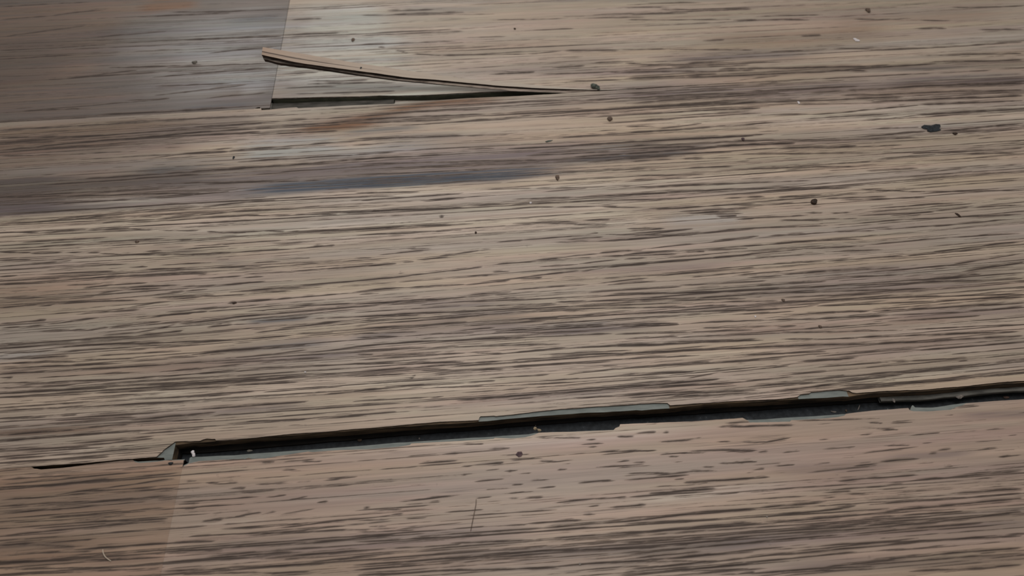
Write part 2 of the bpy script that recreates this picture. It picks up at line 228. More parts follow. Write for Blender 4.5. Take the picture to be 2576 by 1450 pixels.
 (900, 887): (0.8, 4, """560 660 660 655;690 597 820 595;860 628 1000 618 5;390 722 650 702 5 .9;680 740 750 735;760 730 950 718 6 .95;930 668 1130 660 4;990 700 1200 685;1180 707 1280 705;1180 555 1320 552;1290 555 1450 553;1490 567 1560 565;1680 548 1800 545;1420 597 1600 590;1500 615 1560 612;1800 525 1940 518;1980 580 2150 572;
 1570 648 1950 635 5 .9;2080 655 2270 650;1960 665 2060 655;2340 485 2500 478;1560 745 1870 725;1680 710 1780 700;1290 760 1350 758;960 770 1050 765;1060 785 1120 780;830 765 920 755;690 795 720 793;760 840 950 820 5;1120 832 1240 825;1000 860 1080 855;1440 845 1660 825 7;1160 880 1280 872;990 915 1080 900;980 950 1050 945;
 1090 945 1210 938;270 968 700 918;300 970 620 930;770 945 880 935;0 1025 500 985;130 1022 300 1015;220 1050 310 1045;50 1090 190 1085;80 1130 200 1128;580 1035 820 1020;1280 975 1560 945 6;1550 950 1740 935 5 .9;1750 940 2200 905;1900 915 2320 885 6;2130 845 2575 815 6;1700 800 2040 785;1950 800 2160 775;2000 810 2100 800;
 2440 720 2575 705;2450 650 2575 640;1500 1000 1570 995;1640 1005 1870 985 6;1460 1052 1540 1048 5;700 1060 1300 1020;300 1080 470 1070;740 1135 1100 1115;1100 1110 1450 1085 6;0 1165 400 1150;200 1155 700 1100;400 1190 1200 1140 8;1200 1140 1900 1080 10;1900 1070 2575 1020 7;0 1230 500 1200 6;300 1210 900 1180;
 600 1240 1150 1215 6;1150 1230 1200 1200 6;1200 1210 2000 1150 6;1900 1160 2575 1100 6;0 1285 600 1250;500 1270 1150 1225;0 1380 700 1330 8;600 1340 1300 1280 12;1200 1290 2000 1260 12;2000 1260 2575 1190 10;0 1410 400 1380;0 1450 500 1410 8;500 1420 1300 1395 8;1100 1400 2000 1340 8;2000 1340 2575 1290 8;
 1300 1420 1900 1380;1700 1440 2575 1370 7;2100 1420 2575 1400;2480 1434 2575 1428"""),
 (1576, 887): (0.74, 4, """0 135 420 125;640 460 830 450;690 485 1080 470 6;1080 445 1660 428 4 .9;60 525 200 517;250 520 280 515 6;720 480 1100 470;0 548 30 546;240 580 500 550 5;590 580 680 577;230 578 320 576;760 585 900 580 7 .6;890 590 1090 545 5 .9;0 640 210 635 4 .9;240 658 410 648 4 .9;650 645 860 633;400 640 860 633;860 648 930 640;
 1020 650 1130 637 5 .9;700 715 850 708 5 .9;600 722 700 718;280 677 340 675;300 710 360 707;30 715 130 712;500 745 580 742;410 772 600 768 5;820 762 910 755;780 780 830 775;960 740 1100 728;390 840 930 810 4 .9;380 845 560 845;600 835 930 808 5 .9;160 915 590 880 6 .9;0 940 580 900 4 .9;0 1000 130 985 6 .7;0 830 430 790 5;
 0 785 300 780;1560 455 1680 462;1720 460 1860 452 4 .9;1500 535 1600 530;1560 490 1750 500;1660 505 1780 500;1670 605 1850 602;1280 630 1500 610;1490 660 1900 610 4 .8;1650 712 1900 688 6 .8;1480 740 1640 720 5;2030 635 2110 622 7;1960 660 2020 650 8 .6;2240 640 2420 620;2420 680 2560 665 5;2030 745 2120 735 5;1880 722 2000 715;
 1180 780 1640 730;1390 840 1560 815 6;1560 820 1880 795 6 .8;1850 830 2575 770 5;2230 780 2575 760;1680 860 1800 850;1280 908 1450 898 5 .9;1270 945 1380 935;1450 920 1550 915;1530 960 2130 920 5;2120 915 2575 885 8 .8;1600 985 2575 915 4;1390 1000 1500 995;0 1100 400 1050 7 .9;400 1040 850 1015 6 .95;850 1010 1300 970 6 .95;
 0 1110 600 1080 7;950 1060 1400 1015 5;1060 1050 1500 1000;200 1160 1100 1090 6 .8;0 1170 800 1120 5;1000 1100 1800 1025 8 .8;1700 1030 2575 945 9 .8;1100 1130 2000 1060 6;0 1240 700 1180 6 .9;700 1180 1500 1130 7;1100 1180 2000 1100 9 .8;1900 1110 2575 1030 8;0 1310 700 1240 9 .8;600 1250 1400 1180 9 .8;1400 1180 2300 1110 7;
 0 1340 500 1290 6;300 1330 1200 1240 5;900 1320 1900 1230 6;1300 1250 2575 1190 6;0 1410 600 1350 7 .95;500 1370 1100 1290 5 .9;0 1360 700 1350 4;1100 1290 1700 1230 4 .9;400 1410 1500 1290 5;800 1440 1800 1340 7;1000 1430 1600 1400 9;1600 1350 2300 1280 9 .8;2000 1310 2575 1270 8;1500 1380 2575 1300 7;1850 1420 2575 1380 8;
 600 1445 1500 1390 5;200 1450 900 1400 5;1280 745 1290 752 4 .9"""),
}

DX, DY = 0.001, 0.00010
GX0, GX1, GY0, GY1 = -0.46, 0.50, -0.02, 0.47
NX, NY = int((GX1 - GX0) / DX), int((GY1 - GY0) / DY)
grain = np.zeros((NY, NX), np.float32)      # dark pores
halo = np.zeros((NY, NX), np.float32)       # brown surround of a pore
seed = [0]


def stroke(x0, y0, x1, y1, sig, a, halo_a=0.3, ragged=1.0, hs=None):
    """a printed pore line lying on the boards, floor metres"""
    if x1 < x0:
        x0, y0, x1, y1 = x1, y1, x0, y0
    n = max(2, int((x1 - x0) / DX) + 1)
    i0 = int((x0 - GX0) / DX)
    ii = np.arange(max(i0, 0), min(i0 + n, NX))
    if len(ii) < 1:
        return
    seed[0] += 1
    s = seed[0]
    xs = GX0 + ii * DX
    t = np.clip((xs - x0) / max(x1 - x0, 1e-6), 0, 1)
    L = max(x1 - x0, 1e-6)
    n1 = vnoise(xs / 0.014, np.full(len(xs), s * 1.37)) - .5
    n2 = vnoise(xs / 0.0045, np.full(len(xs), s * 2.11 + 50)) - .5
    n3 = vnoise(xs / 0.0022, np.full(len(xs), s * 0.73 + 90)) - .5
    yc = y0 + (y1 - y0) * t + (n1 * 1.4 + n2 * .7) * min(sig * 1.3, 0.0006) * ragged
    end = np.clip(np.minimum(t, 1 - t) * L / min(0.16 * L, 0.005), 0, 1)
    amp = a * (0.5 + 0.5 * end) * np.clip(1.0 + n2 * 0.45 * ragged + n3 * .4 * ragged + np.minimum(n1 + .28, 0) * .9 * ragged, 0.15, 1.05)
    sg = sig * (0.6 + 0.4 * end) * np.clip(1 + n1 * .4 + n2 * .7 + n3 * .7, .6, 1.5)
    jmax = int(max(sig * 6, (hs or 0) * 2.6) / DY) + 3
    jc = ((yc - GY0) / DY).astype(int)
    off = np.arange(-jmax, jmax + 1)
    J = jc[None, :] + off[:, None]
    ok = (J >= 0) & (J < NY)
    dy = (GY0 + J * DY - yc[None, :])
    q = np.exp(-np.abs(dy / sg[None, :]) ** 2.6) * amp[None, :]
    hw = (hs or sig * 2.9) * (.55 + .45 * end) * np.clip(1 + n1 * .9 + n2 * .8, .4, 1.7)
    h = np.exp(-np.abs(dy / hw[None, :]) ** 2.2) * (amp * halo_a)[None, :]
    I = np.broadcast_to(ii[None, :], J.shape)
    Jo, Io = J[ok], I[ok]
    grain[Jo, Io] = 1 - (1 - grain[Jo, Io]) * (1 - q[ok])
    halo[Jo, Io] = 1 - (1 - halo[Jo, Io]) * (1 - h[ok])


def px_scale(px, py):                         # metres of floor per picture row
    return abs(at(px, py - 5)[1] - at(px, py + 5)[1]) / 10


RS = np.random.default_rng(5)
for (ox, oy), (a0, w0, txt) in STROKES.items():
    for ln in txt.replace('\n', ' ').split(';'):
        v = [float(q) for q in ln.split()]
        if len(v) < 4:
            continue
        w = v[4] if len(v) > 4 else w0
        a = v[5] if len(v) > 5 else a0
        p, q = (ox + v[0] / S, oy + v[1] / S), (ox + v[2] / S, oy + v[3] / S)
        k = px_scale(*p)
        A, B = at(*p), at(*q)
        if abs(A[0] - B[0]) < 0.006 and abs(A[1] - B[1]) > 0.0015:       # a mark across the grain
            for s_ in range(30):
                f0, f1 = s_ / 30, (s_ + 1) / 30
                xa = A[0] + (B[0] - A[0]) * (f0 + f1) / 2; ya = A[1] + (B[1] - A[1]) * (f0 + f1) / 2
                stroke(xa - .0004, ya, xa + .0004, ya, abs(A[1] - B[1]) / 36, a * .8, 0.05, 0)
            continue
        sg_ = k * min(w * .215, 1.05 + .03 * w)
        stroke(A[0], A[1], B[0], B[1], sg_, min(1, a * 1.2), .42 if w < 5.5 else .6, 1.0, max(sg_ * 2.9, w * k * .48))
        # fine fibres running along one side of a pore line
        for _ in range(int(1.5 + w * .45 + (w - 5.5) * (w > 5.5) * .9 + RS.random() * 2)):
            f0 = RS.uniform(-.04, .8); f1 = min(1.04, f0 + RS.uniform(.08, .45))
            o_ = (sg_ * 1.2 + k * RS.uniform(0, w * (.42 if w > 5.5 else .6))) * (1 if RS.random() < (.55 if w > 5.5 else .78) else -1)
            stroke(A[0] + (B[0] - A[0]) * f0, A[1] + (B[1] - A[1]) * f0 + o_, A[0] + (B[0] - A[0]) * f1, A[1] + (B[1] - A[1]) * f1 + o_, RS.uniform(.00006, .00013), a * RS.uniform(.2, .6), .8)

# fine pores between the measured ones, everywhere on the boards
R2 = np.random.default_rng(21)
OPEN = [(1200, 580, 520, 60), (1750, 560, 160, 25), (600, 1000, 300, 20), (1500, 980, 500, 20), (1000, 60, 250, 40), (2000, 300, 400, 20)]   # plain patches with few pores
for i in range(13500):
    x = R2.uniform(GX0 - .10, GX1); y = R2.uniform(GY0, GY1)
    fr = x > X_FRONT and y < Y_LOW and y > at(1300, 1250)[1] - (x - .0) * .01
    px, py = to_px(x, y)
    op = max(math.exp(-((px - a) / c) ** 2 - ((py - b) / d) ** 2) for a, b, c, d in OPEN)
    dens = float(vnoise(x / .14, y / .009, 5))
    if R2.random() > (.12 + 1.25 * dens) * (1 - .9 * op) * (.75 if fr else 1):
        continue
    if fr:
        ln, sg, a = R2.uniform(.003, .014), R2.uniform(.00008, .00016), R2.uniform(.35, .85)
    else:
        u = R2.random()
        ln = R2.uniform(.004, .016) if u < .34 else (R2.uniform(.02, .07) if u < .62 else R2.uniform(.07, .22))
        sg = R2.uniform(.00007, .00013) * (1.3 if y > Y_TOP - .02 else 1); a = R2.uniform(.35, .85)
    if y > Y_TOP:
        a *= .6
    sl = (vnoise(x / .2, y / .03, 9) - .42) * .05 + (.018 if x > .05 and Y_LOW < y < Y_TOP - .03 else 0)
    stroke(x, y, x + ln, y + sl * ln, sg, a, .35)

# ------------------------------------------------------------------ printed tones of the boards (picture-measured places, print colours plus some painted sheen)
INK = (46, 53, 66)
TAN, PALE, GREY = (168, 149, 132), (178, 163, 147), (136, 127, 119)
BROWN, ORANGE, PURPLE, BLUE, CREAM, PINK, DEEP, LGREY = (120, 97, 80), (118, 82, 54), (106, 93, 90), (60, 66, 76), (178, 172, 160), (161, 138, 122), (84, 73, 68), (156, 152, 148)
BANDS = [
 # back left board
 (BROWN, .95, 22, [(-200, 40), (250, 30), (450, 5)]), (ORANGE, .9, 16, [(330, 30), (430, 8), (520, -2)]), (BROWN, .85, 30, [(-200, 105), (150, 95), (420, 60)]), (DEEP, .6, 14, [(-200, 120), (200, 95), (500, 60)]),
 (GREY, .8, 60, [(250, 130), (700, 60)]), (GREY, .8, 50, [(300, 200), (700, 160)]), (BROWN, .5, 40, [(-200, 240), (300, 160)]), (LGREY, .55, 18, [(420, 150), (690, 130)]), (BLUE, .35, 10, [(560, 60), (720, 35)]), (BLUE, .3, 8, [(500, 100), (715, 85)]), (LGREY, .5, 16, [(600, 235), (680, 215)]),
 (BLUE, .35, 6, [(420, 278), (670, 262)]), (PURPLE, .35, 18, [(-200, 270), (400, 240)]),
 (BROWN, .6, 90, [(-300, 150), (0, 120), (330, 60)]), (DEEP, .4, 60, [(-300, 180), (0, 160), (260, 120)]), (BROWN, .45, 30, [(-300, 270), (100, 250), (400, 230)]),
 (LGREY, .5, 55, [(380, 120), (560, 95), (980, 70)]), (LGREY, .5, 50, [(380, 215), (600, 195), (980, 170)]),  # lighter grey by the end joint, sheen painted into the tone
 # back right board; cream by the end joint also carries painted sheen
 (CREAM, .9, 60, [(690, 190), (900, 120), (1080, 150)]), (CREAM, .8, 40, [(690, 225), (950, 215), (1250, 222)]), (CREAM, .8, 50, [(735, 60), (900, 50), (1000, 90)]), (GREY, .5, 9, [(960, 27), (1260, 20)]), (GREY, .6, 7, [(900, 3), (2700, -8)]), (PINK, .5, 22, [(1000, 130), (1330, 115), (1500, 112)]), (PINK, .4, 20, [(1200, 60), (1700, 45)]),
 (PINK, .55, 30, [(1850, 40), (2300, 30)]), (BROWN, .45, 25, [(1700, 110), (2100, 95), (2300, 85)]), (BROWN, .35, 20, [(2000, 70), (2600, 20)]), (PURPLE, .4, 14, [(1050, 180), (1300, 170), (1600, 150)]), (PURPLE, .55, 16, [(1600, 150), (2100, 135)]), (PURPLE, .5, 9, [(1250, 185), (1900, 175)]), (DEEP, .55, 9, [(1700, 195), (2150, 175), (2700, 155)]), (PINK, .4, 10, [(1576, 212), (2000, 195)]),
 (PALE, .5, 12, [(2150, 110), (2700, 90)]),
 # middle board, back part
 (BROWN, .65, 45, [(-300, 400), (100, 375), (560, 320)]), (DEEP, .35, 40, [(-300, 440), (100, 420), (500, 380)]), (BROWN, .4, 40, [(-300, 760), (0, 740), (300, 710)]),
 (BROWN, .6, 30, [(-200, 345), (300, 335), (700, 310)]), (PURPLE, .5, 20, [(-200, 400), (400, 340), (700, 300)]), (BROWN, .4, 16, [(1000, 270), (1200, 255)]), (ORANGE, .95, 14, [(690, 350), (800, 320), (1000, 295)]), (ORANGE, .8, 9, [(930, 285), (1100, 262), (1300, 250)]), (ORANGE, .6, 7, [(870, 300), (1050, 280)]), (PINK, .7, 18, [(690, 345), (790, 340)]),
 (LGREY, .9, 22, [(560, 385), (750, 365), (900, 355)]), (LGREY, .6, 14, [(720, 400), (1000, 370), (1150, 365)]), (BLUE, .6, 8, [(830, 340), (960, 325), (1090, 320)]), (BLUE, .4, 7, [(900, 350), (1200, 338)]), (PURPLE, .4, 20, [(900, 365), (1350, 350)]),
 (DEEP, .95, 42, [(-300, 530), (250, 492), (650, 455), (1000, 440)], 1), (PURPLE, .85, 40, [(-300, 545), (300, 500), (900, 450), (1500, 400)], 1),
 (BLUE, .65, 14, [(-200, 470), (250, 455), (560, 425)]), (BLUE, .55, 10, [(330, 440), (560, 420)]), (DEEP, .75, 26, [(-200, 500), (250, 488), (500, 465)]), (PURPLE, .8, 26, [(-200, 520), (400, 480), (800, 445), (1100, 425)]), (GREY, .5, 30, [(-200, 440), (400, 400), (700, 420)]),
 (BLUE, .95, 11, [(600, 478), (850, 465), (1080, 452)]), (BLUE, .95, 12, [(900, 462), (1150, 450), (1370, 438)]), (BLUE, .6, 8, [(950, 445), (1350, 430)]), (PURPLE, .6, 18, [(850, 415), (1300, 385), (1600, 360)]), (PURPLE, .55, 14, [(1200, 420), (1500, 395), (1700, 375)]), (BLUE, .7, 12, [(1380, 410), (1600, 392), (1790, 370)]), (BLUE, .6, 8, [(1450, 380), (1700, 360)]), (PURPLE, .4, 12, [(1500, 350), (1850, 345)]),
 (PINK, .35, 16, [(950, 285), (1600, 255)]), (PURPLE, .55, 22, [(1450, 245), (1900, 230), (2300, 215), (2700, 200)]), (DEEP, .5, 10, [(2150, 215), (2700, 200)]), (PALE, .8, 22, [(1576, 310), (2000, 295), (2400, 280), (2700, 265)]), (PALE, .6, 16, [(2100, 320), (2700, 290)]), (PURPLE, .35, 10, [(1900, 365), (2350, 345)]),
 # middle board, centre
 (PALE, .6, 40, [(-200, 600), (400, 590), (1000, 570)]), (PALE, .7, 45, [(700, 540), (1400, 550), (1700, 540)]), (PINK, .45, 30, [(-200, 740), (300, 720), (600, 690)]), (BROWN, .35, 22, [(-200, 790), (350, 750)]), (PALE, .5, 30, [(100, 500), (1300, 480), (2400, 470)]), (PINK, .5, 10, [(1440, 500), (1900, 490), (2200, 470)]), (LGREY, .45, 22, [(1640, 560), (1900, 545)]),
 (PURPLE, .3, 10, [(1550, 530), (1800, 525)]), (PINK, .3, 20, [(1050, 720), (1600, 690), (2000, 660)]), (PALE, .4, 20, [(1000, 640), (1500, 620)]), (PURPLE, .35, 14, [(350, 610), (700, 690)]), (PURPLE, .35, 10, [(300, 695), (550, 680)]), (PURPLE, .35, 12, [(1350, 690), (1900, 665)]), (PURPLE, .35, 16, [(2000, 690), (2350, 670)]),
 (PURPLE, .55, 12, [(1000, 775), (1300, 760)]), (BLUE, .5, 8, [(1080, 795), (1350, 785)]), (BLUE, .55, 10, [(520, 885), (680, 870), (860, 855)]), (BLUE, .5, 8, [(600, 815), (800, 800)]), (BLUE, .45, 8, [(870, 850), (1010, 840)]), (PURPLE, .6, 14, [(880, 845), (1100, 820), (1400, 810)]), (BLUE, .5, 9, [(1350, 825), (1560, 815)]), (PURPLE, .6, 12, [(1300, 840), (1700, 820)]), (PURPLE, .5, 20, [(300, 930), (600, 910), (1000, 880)]),
 (BROWN, .35, 12, [(900, 900), (1100, 880)]), (BROWN, .3, 12, [(1100, 800), (1500, 800)]), (PURPLE, .4, 24, [(1500, 760), (2000, 740), (2600, 700)]), (BROWN, .35, 20, [(1700, 840), (2100, 830), (2500, 790)]), (PURPLE, .4, 16, [(2200, 800), (2700, 770)]), (PURPLE, .35, 14, [(1900, 880), (2700, 850)]), (LGREY, .4, 10, [(-100, 915), (150, 890)]), (BROWN, .3, 16, [(-200, 940), (300, 930), (650, 915)]), (PINK, .4, 12, [(380, 945), (560, 925)]),
 (PALE, .6, 22, [(250, 1010), (800, 980), (1300, 955)]), (PALE, .5, 20, [(1400, 950), (1900, 930)]), (PURPLE, .55, 9, [(1150, 1010), (1500, 985), (1800, 955)]), (PINK, .55, 14, [(1050, 1020), (1500, 990)]), (PURPLE, .45, 9, [(480, 1045), (800, 1020)]), (PURPLE, .45, 10, [(320, 1060), (550, 1040)]), (PINK, .4, 14, [(1500, 990), (2000, 960)]), (PALE, .6, 14, [(2000, 960), (2600, 930)]), (PALE, .4, 14, [(500, 1090), (1150, 1045)]),
 (BROWN, .7, 16, [(-200, 1095), (150, 1085), (350, 1065)]), (PINK, .4, 16, [(250, 1070), (700, 1055)]), (PALE, .6, 16, [(60, 1145), (400, 1120)]),
 # front left board
 (BROWN, .4, 60, [(-200, 1260), (500, 1220)]), (BROWN, .65, 26, [(-200, 1385), (150, 1372), (330, 1360)]), (DEEP, .4, 9, [(-200, 1375), (200, 1375)]), (PINK, .4, 16, [(-100, 1350), (400, 1325)]), (PURPLE, .4, 10, [(100, 1230), (300, 1205)]), (PINK, .4, 14, [(-100, 1205), (440, 1165)]), (BROWN, .4, 14, [(-200, 1420), (430, 1400)]),
 # front right board
 (PINK, .75, 120, [(420, 1240), (1300, 1180), (2000, 1140), (2700, 1120)]), (PALE, .4, 16, [(700, 1150), (1340, 1110), (1800, 1075)]), (PINK, .4, 40, [(1400, 1260), (2200, 1180)]), (PALE, .5, 16, [(1560, 1270), (1850, 1235), (2050, 1205)]), (PALE, .4, 12, [(1500, 1080), (1850, 1068)]), (PURPLE, .45, 9, [(2200, 1155), (2480, 1135)]), (PURPLE, .5, 10, [(2380, 1045), (2700, 1035)]),
 (PURPLE, .45, 24, [(450, 1385), (900, 1370), (1400, 1330)]), (BROWN, .3, 40, [(600, 1420), (1300, 1400), (2000, 1350)]), (DEEP, .5, 12, [(1000, 1395), (1500, 1385), (2000, 1355)]), (PURPLE, .45, 30, [(1700, 1380), (2200, 1330), (2700, 1290)]), (DEEP, .4, 18, [(1900, 1440), (2300, 1420), (2700, 1390)]), (PURPLE, .4, 14, [(1900, 1190), (2300, 1160)]), (PALE, .3, 10, [(440, 1330), (700, 1310)]), (PINK, .5, 20, [(900, 1300), (1500, 1260)]),
 (DEEP, .55, 26, [(-300, 495), (0, 478), (350, 455), (620, 430)]), (BROWN, .5, 60, [(-300, 420), (0, 400), (420, 360)]),
 (BLUE, .95, 15, [(540, 486), (850, 466), (1180, 448)], 1), (BLUE, 1.0, 15, [(780, 469), (1150, 450), (1460, 430)], 1), (INK, .8, 4, [(820, 467), (1100, 452), (1300, 440)], 1), (INK, .8, 4, [(880, 459), (1060, 451), (1240, 441)]), (INK, .7, 5, [(860, 473), (1010, 466), (1150, 459)], 1), (INK, .8, 4, [(1250, 441), (1380, 434)], 1), (DEEP, .6, 6, [(1500, 388), (1700, 370), (1850, 355)]), (INK, .6, 5, [(1480, 402), (1640, 393), (1780, 381)]),
]
BASES = {'back_left': (110, 98, 89), 'back_right': (170, 152, 134), 'middle': (167, 149, 132), 'front_left': (152, 127, 108), 'front_right': (163, 141, 124)}
tone_rgb = {}
CDX, CDY = 0.004, 0.0004
cxs = np.arange(GX0, GX1, CDX); cys = np.arange(GY0, GY1, CDY)
CXX, CYY = np.meshgrid(cxs, cys)
CPX, CPY = to_px(CXX, CYY)
wob = (vnoise(CXX / .03, CYY / .01, 3) - .5)
masks = []
CUT = [(-300, 566), (0, 543), (400, 517), (1000, 470), (1200, 457), (1400, 443), (1800, 410), (2600, 380)]   # sharp printed edge under the blue-grey streaks
for c, a, hw, pts, *cut in BANDS:
    px = np.array([p[0] for p in pts], float); py = np.array([p[1] for p in pts], float)
    yc = np.interp(CPX, px, py)
    # beyond the ends: follow the last slope
    ln = px[-1] - px[0]; e = min(170, .3 * ln)
    en = np.clip((CPX - px[0]) / e, 0, 1) * np.clip((px[-1] - CPX) / e, 0, 1)
    en = en * en * (3 - 2 * en)
    d = (CPY - yc + wob * hw * .8) / hw
    mk = a * en * np.exp(-np.abs(d) ** 2.6)
    if cut:
        mk = mk * np.clip((np.interp(CPX, [q[0] for q in CUT], [q[1] for q in CUT]) - CPY) / 4 + .5, 0, 1)
    masks.append(mk.astype(np.float32))


def bil(arr, x, y, x0, y0, dx, dy):
    u = np.clip((x - x0) / dx, 0, arr.shape[1] - 1.001); v = np.clip((y - y0) / dy, 0, arr.shape[0] - 1.001)
    i = u.astype(int); j = v.astype(int); a = (u - i).astype(np.float32); b = (v - j).astype(np.float32)
    return (arr[j, i] * (1 - a) + arr[j, i + 1] * a) * (1 - b) + (arr[j + 1, i] * (1 - a) + arr[j + 1, i + 1] * a) * b


def board_print(x, y, base, which):
    """printed colour of the decor layer (linear rgb) and pore strength at floor points"""
    base = np.array(srgb(*base), np.float32)
    c = np.tile(base, (len(x), 1))
    s1 = vnoise(x / .05, y / .0011, 11); s2 = vnoise(x / .022, y / .00045, 12); s3 = vnoise(x / .18, y / .006, 13)
    streak = np.clip((s1 * .5 + s2 * .5 - .5) * 2.0 + .5, 0, 1)
    for (bc, *_), mk in zip(BANDS, masks):
        w = bil(mk, x, y, GX0, GY0, CDX, CDY)
        on = w > .004
        if not on.any():
            continue
        ww = np.clip(w[on] * (.4 + 1.2 * streak[on]), 0, 1)[:, None]
        c[on] = c[on] * (1 - ww) + np.array(srgb(*bc), np.float32) * ww
    f = .80 + .20 * s3 + .16 * (s1 - .5) * 2 * .6 + .20 * (s2 - .5) + .1
    c *= f[:, None]
    s4 = vnoise(x / .03, y / .0022, 17); s5 = vnoise(x / .07, y / .0045, 19)       # faint pink, olive and grey drift between the streaks
    c *= 1 + (s4 - .5)[:, None] * np.array([.06, -.03, -.01], np.float32) + (s5 - .5)[:, None] * np.array([.05, .03, -.10], np.float32)
    c *= 1 + (s3 - .5)[:, None] * np.array([.05, 0, -.05], np.float32)
    g = bil(grain, x, y, GX0, GY0, DX, DY); h = bil(halo, x, y, GX0, GY0, DX, DY)
    return c, g, h


# ------------------------------------------------------------------ materials
def new_mat(name):
    mt = bpy.data.materials.new(name); mt.use_nodes = True
    nt = mt.node_tree
    return mt, nt, nt.nodes['Principled BSDF']


def mat_wood():
    mt, nt, bs = new_mat('printed_wood_decor')
    N, L = nt.nodes.new, nt.links.new
    pr = N('ShaderNodeAttribute'); pr.attribute_name = 'print'
    po = N('ShaderNodeAttribute'); po.attribute_name = 'pores'
    sep = N('ShaderNodeSeparateColor'); L(po.outputs['Color'], sep.inputs[0])
    tc = N('ShaderNodeTexCoord'); mp = N('ShaderNodeMapping'); mp.inputs['Scale'].default_value = (45, 1500, 40)
    L(tc.outputs['Object'], mp.inputs[0])
    nz = N('ShaderNodeTexNoise'); nz.inputs['Scale'].default_value = 1.0; nz.inputs['Detail'].default_value = 3; L(mp.outputs[0], nz.inputs[0])
    mr = N('ShaderNodeMapRange'); mr.inputs[1].default_value = .28; mr.inputs[2].default_value = .72; mr.inputs[3].default_value = .92; mr.inputs[4].default_value = 1.07
    L(nz.outputs[0], mr.inputs[0])
    mul = N('ShaderNodeMix'); mul.data_type = 'RGBA'; mul.blend_type = 'MULTIPLY'; mul.inputs[0].default_value = 1
    L(pr.outputs['Color'], mul.inputs[6]); L(mr.outputs[0], mul.inputs[7])
    # crisp, slightly ragged pore edges: break the soft pore mask up with fine noise, then harden it
    mj = N('ShaderNodeMapping'); mj.inputs['Scale'].default_value = (700, 3600, 40); L(tc.outputs['Object'], mj.inputs[0])
    nj = N('ShaderNodeTexNoise'); nj.inputs['Scale'].default_value = 1.0; nj.inputs['Detail'].default_value = 2; L(mj.outputs[0], nj.inputs[0])
    mk_ = N('ShaderNodeMapping'); mk_.inputs['Scale'].default_value = (120, 4200, 40); L(tc.outputs['Object'], mk_.inputs[0])
    nk = N('ShaderNodeTexNoise'); nk.inputs['Scale'].default_value = 1.0; nk.inputs['Detail'].default_value = 3; L(mk_.outputs[0], nk.inputs[0])

    def harden(sock, noise, amt, lo, hi, top):
        a1 = N('ShaderNodeMath'); a1.operation = 'MULTIPLY_ADD'; a1.inputs[1].default_value = amt; L(noise.outputs[0], a1.inputs[0]); L(sock, a1.inputs[2])
        r1 = N('ShaderNodeMapRange'); r1.interpolation_type = 'SMOOTHSTEP'
        r1.inputs[1].default_value = lo + amt * .5; r1.inputs[2].default_value = hi + amt * .5; r1.inputs[3].default_value = 0; r1.inputs[4].default_value = top
        L(a1.outputs[0], r1.inputs[0])
        return r1.outputs[0]
    g_hard = harden(sep.outputs[0], nj, .38, .22, .46, 1.0)
    ga = N('ShaderNodeMath'); ga.operation = 'MULTIPLY_ADD'; ga.inputs[1].default_value = .75; ga.inputs[2].default_value = .30; ga.use_clamp = True; L(sep.outputs[0], ga.inputs[0])
    g_f = N('ShaderNodeMath'); g_f.operation = 'MULTIPLY'; L(g_hard, g_f.inputs[0]); L(ga.outputs[0], g_f.inputs[1])
    h_f = harden(sep.outputs[1], nk, .55, .10, .42, .62)
    hm = N('ShaderNodeMix'); hm.data_type = 'RGBA'; hm.inputs[7].default_value = (*srgb(108, 91, 79), 1)
    L(h_f, hm.inputs[0]); L(mul.outputs[2], hm.inputs[6])
    gm = N('ShaderNodeMix'); gm.data_type = 'RGBA'; gm.inputs[7].default_value = (*srgb(54, 42, 35), 1)
    L(g_f.outputs[0], gm.inputs[0]); L(hm.outputs[2], gm.inputs[6])
    mp3 = N('ShaderNodeMapping'); mp3.inputs['Scale'].default_value = (38, 2600, 40); L(tc.outputs['Object'], mp3.inputs[0])
    n3 = N('ShaderNodeTexNoise'); n3.inputs['Scale'].default_value = 1.0; n3.inputs['Detail'].default_value = 2; L(mp3.outputs[0], n3.inputs[0])
    mp4 = N('ShaderNodeMapping'); mp4.inputs['Scale'].default_value = (9, 110, 40); L(tc.outputs['Object'], mp4.inputs[0])
    n4 = N('ShaderNodeTexNoise'); n4.inputs['Scale'].default_value = 1.0; L(mp4.outputs[0], n4.inputs[0])
    sm = N('ShaderNodeMath'); sm.operation = 'MULTIPLY_ADD'; sm.inputs[1].default_value = .5; L(n4.outputs[0], sm.inputs[0]); L(n3.outputs[0], sm.inputs[2])
    r3 = N('ShaderNodeMapRange'); r3.inputs[1].default_value = .86; r3.inputs[2].default_value = .96; r3.inputs[3].default_value = 0; r3.inputs[4].default_value = .5
    L(sm.outputs[0], r3.inputs[0])
    fm = N('ShaderNodeMix'); fm.data_type = 'RGBA'; fm.inputs[7].default_value = (*srgb(72, 58, 50), 1)
    L(r3.outputs[0], fm.inputs[0]); L(gm.outputs[2], fm.inputs[6])
    # greyish scuffs and dirt specks
    n2 = N('ShaderNodeTexNoise'); n2.inputs['Scale'].default_value = 420; n2.inputs['Detail'].default_value = 2; L(tc.outputs['Object'], n2.inputs[0])
    r2 = N('ShaderNodeMapRange'); r2.inputs[1].default_value = .72; r2.inputs[2].default_value = .78; r2.inputs[3].default_value = 0; r2.inputs[4].default_value = .3
    L(n2.outputs[0], r2.inputs[0])
    dm = N('ShaderNodeMix'); dm.data_type = 'RGBA'; dm.inputs[7].default_value = (*srgb(104, 90, 80), 1)
    L(r2.outputs[0], dm.inputs[0]); L(fm.outputs[2], dm.inputs[6])
    L(dm.outputs[2], bs.inputs['Base Color'])
    rr = N('ShaderNodeMapRange'); rr.inputs[3].default_value = .44; rr.inputs[4].default_value = .72
    L(g_f.outputs[0], rr.inputs[0]); L(rr.outputs[0], bs.inputs['Roughness'])
    bs.inputs['Specular IOR Level'].default_value = .34
